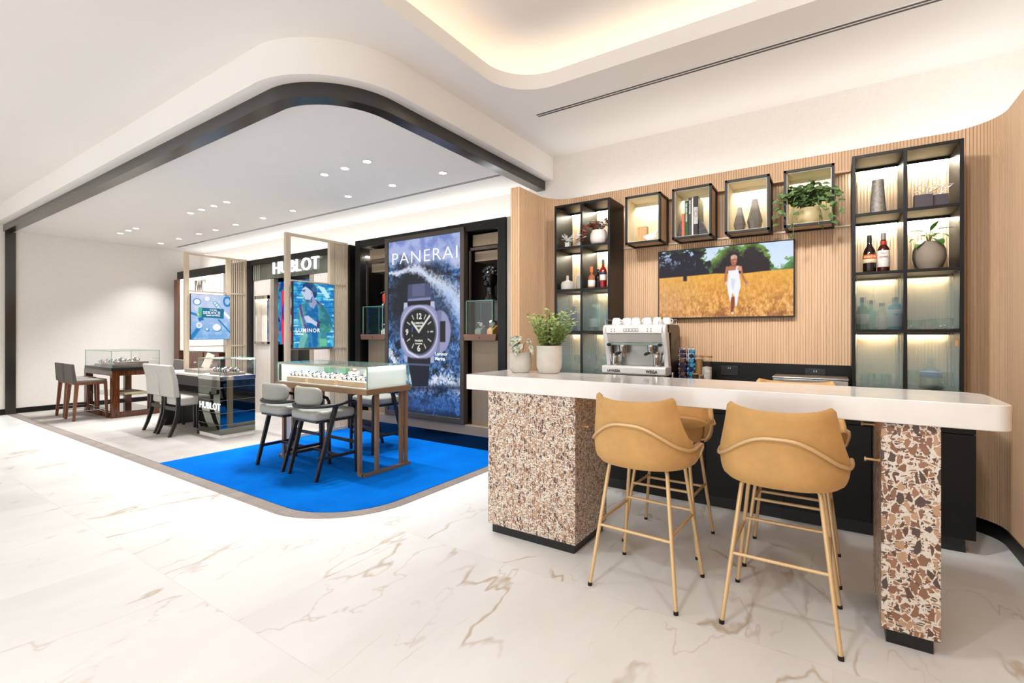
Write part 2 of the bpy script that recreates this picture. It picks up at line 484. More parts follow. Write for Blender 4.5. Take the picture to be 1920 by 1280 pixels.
# carpets
i0 = 1
blue = [(-6.0, 2.20)] + f_in[1:-1] + [(-3.01, 4.588), (-6.0, 4.588)]
tag(MB().prism(blue, 0.0, 0.008).obj('carpet', carpet_mat('blue_pile', (0, 98, 192), (0, 113, 212))), 'bright blue carpet under the glass-topped display table', 'carpet')
tag(MB().prism([(XL, 2.20), (-6.0, 2.20), (-6.0, 4.598), (XL, 4.598)], 0.0, 0.008).obj('carpet', carpet_mat('grey_pile', (170, 164, 157), (188, 182, 175))), 'pale grey carpet running from the left wall to the blue carpet', 'carpet')
# plaster walls
struct(MB().box(-12.2, 5, YB, YB + 0.15, 0, 4.1).obj('wall_back', WALLP))
struct(MB().box(XL - 0.2, XL, -6, YB, 0, 4.1).obj('wall_left', WALLL))
struct(MB().box(XL, XL + 0.015, -6, YB, 0, 0.10).obj('baseboard_left', BLK))
# main ceiling with coffer
CX0, CX1, CY0, CY1, CR = -2.42, 3.2, -2.2, 3.66, 0.42
def rrect(d, n=12):
    """rounded rectangle of the coffer pushed outward by d"""
    r = max(CR + d, 0.02); x0, x1, y0, y1 = CX0 - d, CX1 + d, CY0 - d, CY1 + d
    pts = []
    for cx, cy, a0 in ((x1 - r, y1 - r, 0), (x0 + r, y1 - r, 90), (x0 + r, y0 + r, 180), (x1 - r, y0 + r, 270)):
        for i in range(n + 1):
            a = R(a0 + 90 * i / n); pts.append((cx + r * math.cos(a), cy + r * math.sin(a)))
    return pts
b = MB(); inner = rrect(0); n = len(inner); q = n // 4
corners = [(5, YB), (XL, YB), (XL, -6), (5, -6)]
vs = [(x, y, ZC) for x, y in inner] + [(x, y, ZC) for x, y in corners]
fs = []
for k in range(4):
    base = k * q
    for i in range(q - 1): fs.append((base + i + 1, base + i, n + k))
    j = (base + q) % n
    fs.append((j, base + q - 1, n + k, n + (k + 1) % 4))
b.add(vs, fs)
prof = [(0, ZC), (0, ZC + 0.13), (0.03, ZC + 0.13), (0.03, ZC + 0.08), (0.22, ZC + 0.08), (0.22, ZC + 0.16), (0.20, ZC + 0.24), (0.14, ZC + 0.30), (0.05, ZC + 0.33), (-0.1, ZC + 0.34)]
vs = []; 
for d, z in prof: vs += [(x, y, z) for x, y in rrect(d)]
fs = []
for p in range(len(prof) - 1):
    for i in range(n):
        j = (i + 1) % n; fs.append((p * n + i, p * n + j, (p + 1) * n + j, (p + 1) * n + i))
fs.append(tuple((len(prof) - 1) * n + i for i in range(n)))
b.add(vs, fs)
struct(b.obj('ceiling', PLASTER, smooth=40))
# warm strip in the coffer's cove
b = MB(); a0 = rrect(0.10); a1 = rrect(0.125)
b.add([(x, y, ZC + 0.085) for x, y in a0] + [(x, y, ZC + 0.085) for x, y in a1], [(i, n + i, n + (i + 1) % n, (i + 1) % n) for i in range(n)])
struct(b.obj('trim_2', emis('warm_cove_strip', (255, 230, 204), 9)))
# bulkhead over the shop-in-shop and its black steel trim
BC = (-3.60, 2.70)
p_face = round_path(1.93, -2.83, BC, 20); p_bo = round_path(2.04, -2.94, BC, 20); p_bi = round_path(2.16, -3.06, BC, 20)
def ribbon(b, pa, za, pb, zb):
    n = len(pa)
    b.add([(x, y, za) for x, y in pa] + [(x, y, zb) for x, y in pb], [(i, i + 1, n + i + 1, n + i) for i in range(n - 1)])
ZT, ZS = 3.262, 3.15
b = MB(); ribbon(b, p_face, ZC, p_face, ZT); ribbon(b, p_face, ZT, p_bo, ZT)
struct(b.obj('wall_bulkhead', PLASTER, smooth=50))
b = MB(); ribbon(b, p_bo, ZT, p_bo, ZS); ribbon(b, p_bo, ZS, p_bi, ZS); ribbon(b, p_bi, ZS, p_bi, ZB + 0.01)
b.box(XL, XL + 0.03, 2.06, 2.19, 0, ZS)
def steel_beam():
    t = NT('blackened_steel'); n = t.noise(t.coords((3, 3, 9)), 3, 6, 0.6)
    t.link(t.ramp(n.outputs['Fac'], [(0.4, lin((26, 24, 22))), (0.75, lin((44, 36, 30)))]), t.b.inputs['Base Color'])
    t.b.inputs['Roughness'].default_value = 0.2; t.b.inputs['Specular IOR Level'].default_value = 0.9; return t.m
struct(b.obj('trim_3', steel_beam(), smooth=50))
b = MB(); poly = [(x, y) for x, y in p_bi] + [(XL, YB)]
b.add([(x, y, ZB) for x, y in poly], [tuple(range(len(poly)))])
struct(b.obj('ceiling', mat('shop_ceiling_paint', (236, 232, 226), 0.8, var=0.01)))
# linear air slots in both ceilings
def air_slot(x0, x1, y, z, label, w=0.075):
    t = thing('air_slot', label, 'air vent', (x0, y, z))
    MB(t).box(x0, x1, y - w / 2, y + w / 2, z - 0.004, z - 0.0005).obj('frame', PLASTER, t)
    for k in (-1, 1): MB(t).box(x0 + 0.01, x1 - 0.01, y + k * w * 0.24 - 0.009, y + k * w * 0.24 + 0.009, z - 0.006, z - 0.003).obj('slot', BLK2, t)
air_slot(-2.42, 1.6, 4.07, ZC, 'long double-slot air vent in the white ceiling above the bar')
air_slot(-11.3, -3.12, 4.46, ZB, 'double-slot air vent in the lower ceiling of the watch boutique', 0.06)

# ------------------------------------------------------------------ fluted oak wall around the bar
YW, XW, ZW = 4.70, 0.955, 2.857
def oak_path():
    P = [(-2.71, 4.60), (-2.71, 4.045), (-2.70, 4.033), (-2.61, 4.033), (-2.60, 4.045), (-2.60, 4.42)]
    for i in range(1, 13):
        a = R(180 - 90 * i / 12); P.append((-2.32 + 0.28 * math.cos(a), 4.42 + 0.28 * math.sin(a)))
    P.append((0.665, 4.70))
    for i in range(1, 13):
        a = R(90 - 90 * i / 12); P.append((0.665 + 0.29 * math.cos(a), 4.41 + 0.29 * math.sin(a)))
    P.append((XW, -2.5)); return P
def flute(path, pitch=0.0205, slat=0.0135, dep=0.007):
    seg = []; L = 0
    for a, c in zip(path, path[1:]):
        d = math.hypot(c[0] - a[0], c[1] - a[1]); seg.append((L, d, a, c)); L += d
    def at(s):
        for l, d, a, c in seg:
            if s <= l + d or (l, d, a, c) == seg[-1]:
                t = (s - l) / d; return (a[0] + (c[0] - a[0]) * t, a[1] + (c[1] - a[1]) * t), ((c[1] - a[1]) / d, -(c[0] - a[0]) / d)
    out = []; s = 0
    while s + pitch < L:
        for o, h in ((0, 0), (slat, 0), (slat + 0.0015, -dep), (pitch - 0.0015, -dep)):
            (x, y), nn = at(s + o); out.append(((x + nn[0] * h, y + nn[1] * h), nn))
        s += pitch
    return out
FL = flute(oak_path())
b = MB(); n = len(FL)
def strip(z0, z1, rec):
    ps = []
    for (x, y), nn in FL:
        o = rec if (-1.80 < x < 0.16 and y > 4.6) else 0
        ps.append((x - nn[0] * o, y - nn[1] * o))
    b.add([(x, y, z0) for x, y in ps] + [(x, y, z1) for x, y in ps], [(i, i + 1, n + i + 1, n + i) for i in range(n - 1)])
strip(0.10, 2.258, 0); strip(2.258, 2.682, 0.05); strip(2.682, ZW, 0)
b.box(-1.80, 0.16, 4.695, 4.76, 2.682, 2.70); b.box(-1.80, 0.16, 4.695, 4.76, 2.24, 2.258)
# top edge of the panelling
pt = [p for p, nn in FL[::4]]; m = len(pt)
bk = [(x - nn[0] * 0.10, y - nn[1] * 0.10) for (x, y), nn in FL[::4]]
b.add([(x, y, ZW) for x, y in pt] + [(x, y, ZW) for x, y in bk], [(i, i + 1, m + i + 1, m + i) for i in range(m - 1)])
b.add([(x, y, ZW) for x, y in bk] + [(x, y, ZW - 0.3) for x, y in bk], [(i, i + 1, m + i + 1, m + i) for i in range(m - 1)])
struct(b.obj('wall_bar', OAK, smooth=25))
struct(MB().box(-1.765, 0.12, 4.685, 4.705, 2.245, 2.262).obj('trim_4', CHAMP, bev=0.002))
struct(MB().box(-1.765, 0.12, 4.685, 4.705, 2.680, 2.690).obj('trim_5', OAK, bev=0.002))
b = MB(); pb = [p for p, nn in FL[::4]]; m = len(pb)
pf = [(x + nn[0] * 0.008, y + nn[1] * 0.008) for (x, y), nn in FL[::4]]
b.add([(x, y, 0) for x, y in pf] + [(x, y, 0.1) for x, y in pf] + [(x, y, 0.1) for x, y in pb], [(i, i + 1, m + i + 1, m + i) for i in range(m - 1)] + [(m + i, m + i + 1, 2 * m + i + 1, 2 * m + i) for i in range(m - 1)])
struct(b.obj('baseboard_right', BLK))
# ------------------------------------------------------------------ bar counter
QUARTZ = NT('white_quartz')
_n = QUARTZ.noise(QUARTZ.coords(), 5, 5); QUARTZ.link(QUARTZ.ramp(_n.outputs['Fac'], [(0.3, lin((238, 233, 227))), (0.7, lin((246, 243, 239)))]), QUARTZ.b.inputs['Base Color'])
QUARTZ.b.inputs['Roughness'].default_value = 0.07; QUARTZ = QUARTZ.m
ct = thing('bar_counter', 'white quartz bar counter standing on brown terrazzo supports', 'counter', (-0.8, 2.97, 0))
top = [(-2.195, 2.705), (-2.19, 2.70)]
for cx, cy, r, a0 in ((0.545, 2.76, 0.06, -90), (0.485, 3.12, 0.12, 0)):
    for i in range(9):
        a = R(a0 + 90 * i / 8); top.append((cx + r * math.cos(a), cy + r * math.sin(a)))
top += [(-2.19, 3.24), (-2.195, 3.235)]
MB(ct).prism(top, 0.992, 1.099).obj('countertop', QUARTZ, ct, bev=0.004)
TZ1 = terrazzo('terrazzo_fine', 45, 1.3, 0.48); TZ2 = terrazzo('terrazzo_coarse', 28, 4.2, 0.78)
pd = MB(ct).box(-2.012, -1.338, 2.72, 3.22, 0.064, 0.992).obj('pedestal', TZ1, ct, bev=0.002)
MB(ct).box(-1.992, -1.358, 2.745, 3.20, 0, 0.064).obj('plinth', BLK2, pd)
lg = MB(ct).box(0.181, 0.384, 2.72, 3.22, 0.068, 0.992).obj('support_panel', TZ2, ct, bev=0.002)
MB(ct).box(0.20, 0.363, 2.745, 3.20, 0, 0.068).obj('plinth', BLK2, lg)
def hook(par, x, y, z, sgn):
    b = MB(ct); b.tube([(x, y, z), (x + sgn * 0.05, y, z)], 0.006, 10); b.tube([(x + sgn * 0.05, y, z), (x + sgn * 0.058, y, z)], 0.011, 12); b.tube([(x, y, z), (x + sgn * 0.006, y, z)], 0.012, 12)
    return b.obj('bag_hook', GOLD, par)
hook(pd, -1.338, 2.80, 0.80, 1); hook(lg, 0.181, 2.81, 0.80, -1); hook(lg, 0.181, 3.10, 0.92, -1)

# ------------------------------------------------------------------ ochre bar stools
def velvet(name, c):
    t = NT(name); n = t.noise(t.coords(), 9, 4); col = lin(c); lo = tuple(x * 0.86 for x in col[:3]) + (1,)
    t.link(t.ramp(n.outputs['Fac'], [(0.35, lo), (0.65, col)]), t.b.inputs['Base Color']); t.b.inputs['Roughness'].default_value = 0.75
    t.b.inputs['Sheen Weight'].default_value = 0.25; t.b.inputs['Sheen Roughness'].default_value = 0.4; t.b.inputs['Sheen Tint'].default_value = (1, 0.8, 0.55, 1)
    t.bump(t.noise(t.coords(), 300, 2).outputs['Fac'], 0.08, 0.002); return t.m
VEL = velvet('ochre_velvet', (212, 164, 100)); RUB = mat('black_rubber', (24, 22, 20), 0.8)
GOLDP = mat('gold_painted_tube', (226, 192, 144), 0.4, 0.35, var=0.03)
def sstep(a, b, x):
    t = min(1, max(0, (x - a) / (b - a))); return t * t * (3 - 2 * t)
A_MAX = R(100)
def shell_top(p):
    q = abs(p)
    z = 1.022 + 0.028 * min(1, (q / R(56))) ** 2
    u = min(1, max(0, (q - R(54)) / R(40))); s0 = sstep(0, 0.12, u)
    return z + (0.805 - 1.05) * (1 - (1 - u) ** 3.2) * (0.4 + 0.6 * s0) - 0.03 * sstep(R(74), R(92), q) + 0.012 * sstep(R(90), R(100), q)
def shell_pt(p, v, inset=0.0, groove=False):
    zt = shell_top(p); zb = 0.684
    if inset: zb = 0.72
    z = zb + (zt - zb) * v
    # bowl: narrow at the bottom, full at arm height, drawn in again towards the top edge
    h = min(1, max(0, (z - 0.684) / 0.11)); k = 0.88 + 0.12 * math.sqrt(max(0, 1 - (1 - h) ** 2.2))
    a = 0.277 - 0.015 * sstep(0.80, 1.05, z) - inset; bq = 0.288 + 0.012 * sstep(0.8, 1.05, z) - inset
    if groove: g = 0.007 * abs(math.sin(p * 7.5)) * sstep(0.78, 0.84, z) ; a += g; bq += g
    s, c = math.sin(p), math.cos(p)
    e = 0.86
    return (a * k * math.copysign(abs(s) ** e, s), -bq * k * math.copysign(abs(c) ** e, c) + 0.0, z)
def make_bar_stool():
    t = thing('bar_stool', '', 'bar stool')
    NP, NV = 81, 14
    b = MB(); NVV = NV
    rows = []
    for i in range(NP):
        p = -A_MAX + 2 * A_MAX * i / (NP - 1)
        col = [shell_pt(p, j / (NV - 1)) for j in range(NV)]
        o = Vector(col[-1]); q = Vector(shell_pt(p, 1, 0.032, True))
        col.append(tuple((o + q) / 2 + Vector((0, 0, 0.011))))
        col += [shell_pt(p, 1 - j / (NV - 1), 0.032, True) for j in range(NV)]
        rows.append(col)
    m = len(rows[0]); vs = [p for r in rows for p in r]
    fs = [(i * m + j, (i + 1) * m + j, (i + 1) * m + j + 1, i * m + j + 1) for i in range(NP - 1) for j in range(m - 1)]
    for i in (0, NP - 1): fs.append(tuple(i * m + j for j in (range(m) if i == 0 else range(m - 1, -1, -1))))
    b.add(vs, fs); b.obj('backrest', VEL, t, smooth=60)
    # seat: cushion plus rounded pan underneath
    def ring(sc, z): return [(sc[0] * math.copysign(abs(math.sin(a)) ** 0.85, math.sin(a)), sc[1] * math.copysign(abs(math.cos(a)) ** 0.85, math.cos(a)) - 0.005, z) for a in [2 * PI * k / 40 for k in range(40)]]
    prof = [((0.10, 0.10), 0.680), ((0.20, 0.20), 0.681), ((0.218, 0.218), 0.69), ((0.238, 0.235), 0.735), ((0.238, 0.243), 0.765), ((0.240, 0.240), 0.785), ((0.20, 0.2), 0.798), ((0.1, 0.1), 0.803)]
    vs = []; fs = []
    for sc, z in prof: vs += ring(sc, z)
    for r in range(len(prof) - 1):
        for k in range(40): fs.append((r * 40 + (k + 1) % 40, r * 40 + k, (r + 1) * 40 + k, (r + 1) * 40 + (k + 1) % 40))
    fs.append(tuple(range(40))); fs.append(tuple(reversed([(len(prof) - 1) * 40 + k for k in range(40)])))
    MB().add(vs, fs).obj('seat', VEL, t, smooth=50)
    # metal rail hugging the outside of the shell
    pts = []
    for i in range(41):
        p = -R(97) + R(194) * i / 40; q = abs(p)
        z = 0.915 - 0.118 * sstep(R(4), R(66), q) - 0.012 * sstep(R(60), R(72), q) + 0.008 * sstep(R(78), R(95), q)
        zt = shell_top(p); v = min(0.99, (z - 0.694) / (zt - 0.694))
        x, y, _ = shell_pt(p, v); l = math.hypot(x, y); pts.append((x * (1 + 0.006 / l), y * (1 + 0.006 / l), z))
    def tip(s):
        x, y, z = pts[-1] if s > 0 else pts[0]
        return [(x + s * 0.002, y + 0.016, z - 0.004), (x, y + 0.022, z - 0.02), (x - s * 0.012, y + 0.02, 0.735), (x - s * 0.03, y + 0.012, 0.708), (x - s * 0.06, y, 0.70)]
    full = list(reversed(tip(-1))) + pts + tip(1)
    MB().tube(full, 0.0088, 8).obj('rail', GOLDP, t, smooth=80)
    for sx in (-1, 1):
        for sy in (-1, 1):
            fx, fy = sx * 0.236, sy * 0.232
            b = MB(); b.tube([(sx * 0.12, sy * 0.10, 0.692), (sx * 0.150, sy * 0.128, 0.683), (sx * 0.162, sy * 0.142, 0.655), (fx, fy, 0.008)], 0.0105, 10)
            l = b.obj('leg', GOLDP, t, smooth=80)
            MB().tube([(fx * 0.998, fy * 0.998, 0.018), (fx * 1.003, fy * 1.003, 0.0)], 0.012, 10).obj('foot_cap', RUB, l)
    def at(sx, sy, z):
        k = (0.655 - z) / 0.647; return (sx * (0.162 + 0.074 * k), sy * (0.142 + 0.09 * k), z)
    MB().tube([at(-1, -1, 0.33), at(1, -1, 0.33)], 0.0085, 8).obj('footrest', GOLDP, t, smooth=80)
    MB().tube([at(-1, 1, 0.385), at(1, 1, 0.385)], 0.0085, 8).obj('footrest', GOLDP, t, smooth=80)
    for s in (-1, 1): MB().tube([at(s, -1, 0.35), at(s, 1, 0.362)], 0.0085, 8).obj('footrest', GOLDP, t, smooth=80)
    return t
bs = make_bar_stool()
GS = 'ochre bar stools around the counter'
for i, (x, y, rz, lab) in enumerate([
        (-0.868, 2.672, -3, 'ochre velvet bar stool on the near side of the counter, beside the wide terrazzo pedestal'),
        (-0.207, 2.712, 0, 'ochre velvet bar stool on the near side of the counter, beside the narrow terrazzo panel'),
        (-0.93, 3.33, 180, 'ochre bar stool behind the counter, its ribbed back seen past the left near stool'),
        (-0.205, 3.40, 180, 'ochre bar stool behind the counter, its back edge showing above the countertop')]):
    o = bs if i == 0 else dup(bs)
    o.location = (x, y, 0); o.rotation_euler = (0, 0, R(rz)); o['label'] = lab; o['group'] = GS; o.scale = (1, 1, 1.034 if i == 3 else 1.006)

# ------------------------------------------------------------------ back-bar cabinets
bc = thing('base_cabinet', 'long black back-bar cabinet under the fluted oak wall', 'cabinet', (-0.9, 4.38, 0))
MB(bc).box(-2.50, 0.735, 4.10, 4.68, 0.10, 0.93).obj('body', BLK, bc)
MB(bc).box(-2.50, 0.70, 4.135, 4.66, 0.0, 0.10).obj('plinth', BLK2, bc)
MB(bc).box(-2.52, 0.745, 4.07, 4.685, 0.93, 0.955).obj('worktop', mat('black_stone', (22, 21, 21), 0.2, var=0.2), bc, bev=0.002)
xs = [-2.49, -1.95, -1.40, -0.85, -0.30, 0.22, 0.742]
for i, (a, c) in enumerate(zip(xs, xs[1:])):
    MB(bc).box(a + 0.002, c - 0.002, 4.078, 4.10, 0.10, 0.755).obj('door', BLK, bc, bev=0.0015)
    MB(bc).box(a + 0.002, c - 0.002, 4.078, 4.10, 0.76, 0.925).obj('drawer_front', BLK, bc, bev=0.0015)
bkl = tag(MB().box(-1.765, 0.118, 4.672, 4.69, 0.957, 1.135).obj('backsplash', BLK), 'low black backsplash between the two tall shelves', 'backsplash')
def socket(x, label):
    t = thing('power_socket', label, 'socket', (x, 4.672, 1.06))
    MB().box(-0.074, 0.074, -0.009, 0, -0.043, 0.043).obj('faceplate', mat('socket_black', (34, 33, 33), 0.3), t, bev=0.003)
    for s in (-1, 1):
        b = MB()
        for px, pz, w, h in ((0, 0.010, 0.004, 0.009), (-0.011, -0.012, 0.007, 0.0035), (0.011, -0.012, 0.007, 0.0035)):
            b.box(s * 0.037 + px - w / 2, s * 0.037 + px + w / 2, -0.0098, -0.0085, pz - h / 2, pz + h / 2)
        b.obj('socket_holes', RUB, t)
        MB().box(s * 0.008 - 0.003, s * 0.008 + 0.003, -0.013, -0.009, 0.015, 0.03).obj('switch', STEEL, t)
    return t
socket(-0.77, 'black double power socket beside the coffee jars'); socket(-0.12, 'black double power socket half hidden behind the steel lid')
t = thing('steel_box', 'low brushed steel box on the back bar beside the right shelf', 'appliance', (-0.15, 4.45, 0.955))
MB().box(-0.245, 0.245, -0.14, 0.14, 0, 0.085).obj('body', STEEL, t, bev=0.004)
MB().box(-0.25, 0.25, -0.145, 0.145, 0.085, 0.10).obj('lid', STEEL, t, bev=0.005)

# ------------------------------------------------------------------ tall black shelf units
LED = emis('cool_led_strip', (224, 238, 230), 260.0)
def fluted_glass():
    t = NT('fluted_glass'); b = t.b
    b.inputs['Base Color'].default_value = (0.97, 1.0, 0.98, 1); b.inputs['Roughness'].default_value = 0.03; b.inputs['Transmission Weight'].default_value = 1.0; b.inputs['IOR'].default_value = 1.3
    tr = t.new('ShaderNodeBsdfTransparent'); tr.inputs['Color'].default_value = (0.97, 0.99, 0.98, 1); mx = t.new('ShaderNodeMixShader'); mx.inputs[0].default_value = 0.62
    tl = t.new('ShaderNodeBsdfTranslucent'); tl.inputs['Color'].default_value = (0.9, 0.93, 0.9, 1); m2 = t.new('ShaderNodeMixShader'); m2.inputs[0].default_value = 0.14
    t.link(tr.outputs[0], mx.inputs[1]); t.link(b.outputs[0], mx.inputs[2]); t.link(mx.outputs[0], m2.inputs[1]); t.link(tl.outputs[0], m2.inputs[2]); t.link(m2.outputs[0], t.n['Material Output'].inputs['Surface'])
    return t.m
FGL = fluted_glass()
LEDB = emis('warm_led_strip', (240, 238, 222), 55.0)
ZR = [1.005, 1.42, 1.838, 2.265, 2.69]
def shelf_unit(x0, x1, label, clasp_x):
    y0, y1 = 4.33, 4.695
    t = thing('shelf_unit', label, 'shelf', ((x0 + x1) / 2, 4.52, 0.955)); w = 0.022; xm = (x0 + x1) / 2
    for x in (x0, x1 - w): MB(t).box(x, x + w, y0, y1, 0.956, ZR[-1]).obj('side_panel', BLK, t, bev=0.0015)
    MB(t).box(xm - w / 2, xm + w / 2, y0, y1, 0.956, ZR[-1]).obj('divider', BLK, t, bev=0.0015)
    for i, z in enumerate(ZR):
        MB(t).box(x0 + w, x1 - w, y0 + 0.001, y1, z - w, z).obj('shelf_board' if 0 < i < 4 else ('top_board' if i == 4 else 'bottom_board'), BLK, t, bev=0.0015)
    for i in range(1, 5):
        for a, c in ((x0 + w, xm - w / 2), (xm + w / 2, x1 - w)):
            z = ZR[i] - w
            v = MB(t).box(a, c, 4.635, 4.643, z - 0.016, z).obj('valance', BLK, t)
            MB(t).box(a + 0.01, c - 0.01, 4.655, 4.668, z - 0.012, z - 0.004).obj('light_strip', LED, v)
    for i in (0, 1):
        for k, (a, c) in enumerate(((x0 + w, xm - w / 2), (xm + w / 2, x1 - w))):
            z0, z1 = ZR[i] + 0.002, ZR[i + 1] - w - 0.002
            n = int((c - a) / 0.0045)
            pts = [(a + 0.002 + (c - a - 0.004) * j / n, y0 + 0.008 - 0.0014 * math.cos(2 * PI * j * 0.0045 / 0.018)) for j in range(n + 1)]
            poly = pts + [(c - 0.002, y0 + 0.013), (a + 0.002, y0 + 0.013)]
            g = MB(t).prism(poly, z0, z1).obj('glass_door', FGL, t, smooth=60)
            if i == 0:
                xx = a + 0.008 if k == 0 else c - 0.022
                MB(t).box(xx, xx + 0.014, y0 + 0.0, y0 + 0.006, z1 - 0.09, z1 - 0.05).obj('clasp', GOLD, g)
    return t
shelf_unit(-2.362, -1.765, 'tall black shelf with fluted glass doors below, at the left of the bar wall', 0)
shelf_unit(0.118, 0.727, 'tall black shelf with fluted glass doors below, at the right of the bar wall', 1)
LXL, LXR, RXL, RXR = -2.207, -1.915, 0.278, 0.567     # column centres

# ------------------------------------------------------------------ four lit wall boxes
CREAM = mat('cream_lacquer', (226, 214, 188), 0.6, var=0.02)
GBX = 'lit black-framed wall boxes above the screen'
def wall_box(x0, x1, label):
    z0, z1, y0, y1 = 2.238, 2.692, 4.42, 4.752; e = 0.019
    t = thing('wall_box', label, 'wall box', ((x0 + x1) / 2, 4.56, z0), group=GBX)
    b = MB(t)
    b.box(x0 + e, x0 + e + 0.006, y0 + 0.016, y1, z0 + e, z1 - e); b.box(x1 - e - 0.006, x1 - e, y0 + 0.016, y1, z0 + e, z1 - e)
    b.box(x0 + e, x1 - e, y0 + 0.016, y1, z1 - e - 0.006, z1 - e); b.box(x0 + e, x1 - e, y0 + 0.016, y1, z0 + e, z0 + e + 0.006)
    b.box(x0 + e, x1 - e, y1 - 0.006, y1, z0 + e, z1 - e)
    b.obj('lining', CREAM, t)
    b = MB(t); q = e - 0.001
    for x in (x0 + q - 0.005, x1 - q): b.box(x, x + 0.005, y0 + 0.018, 4.66, z0 + q, z1 - q)
    b.box(x0 + q, x1 - q, y0 + 0.018, 4.66, z0 + q - 0.005, z0 + q); b.obj('outer_panel', OAK, t)
    b = MB(t)
    for y in (y0, 4.655):
        for x in (x0, x1 - e): b.box(x, x + e, y, y + 0.022, z0, z1)
        for z in (z0, z1 - e): b.box(x0, x1, y + 0.0005, y + 0.0215, z, z + e)
    for x in (x0, x1 - e):
        for z in (z0, z1 - e): b.box(x + 0.0005, x + e - 0.0005, y0, 4.67, z + 0.0005, z + e - 0.0005)
    b.obj('frame', BLK, t)
    v = MB(t).box(x0 + e + 0.006, x1 - e - 0.006, 4.655, 4.665, z1 - 0.055, z1 - 0.02).obj('valance', CREAM, t)
    MB(t).box(x0 + 0.03, x1 - 0.03, 4.69, 4.705, z1 - 0.035, z1 - 0.028).obj('light_strip', LEDB, v)
    return t
BX = [(-1.648, -1.312), (-1.208, -0.872), (-0.766, -0.427), (-0.328, 0.012)]
for (a, c), lab in zip(BX, ('lit black-framed wall box holding a wood block and a white bird', 'lit black-framed wall box holding upright books', 'lit black-framed wall box holding two smoky glass vases', 'lit black-framed wall box holding a trailing green plant')):
    wall_box(a, c, lab)
BZ = 2.2635     # inside floor of the boxes
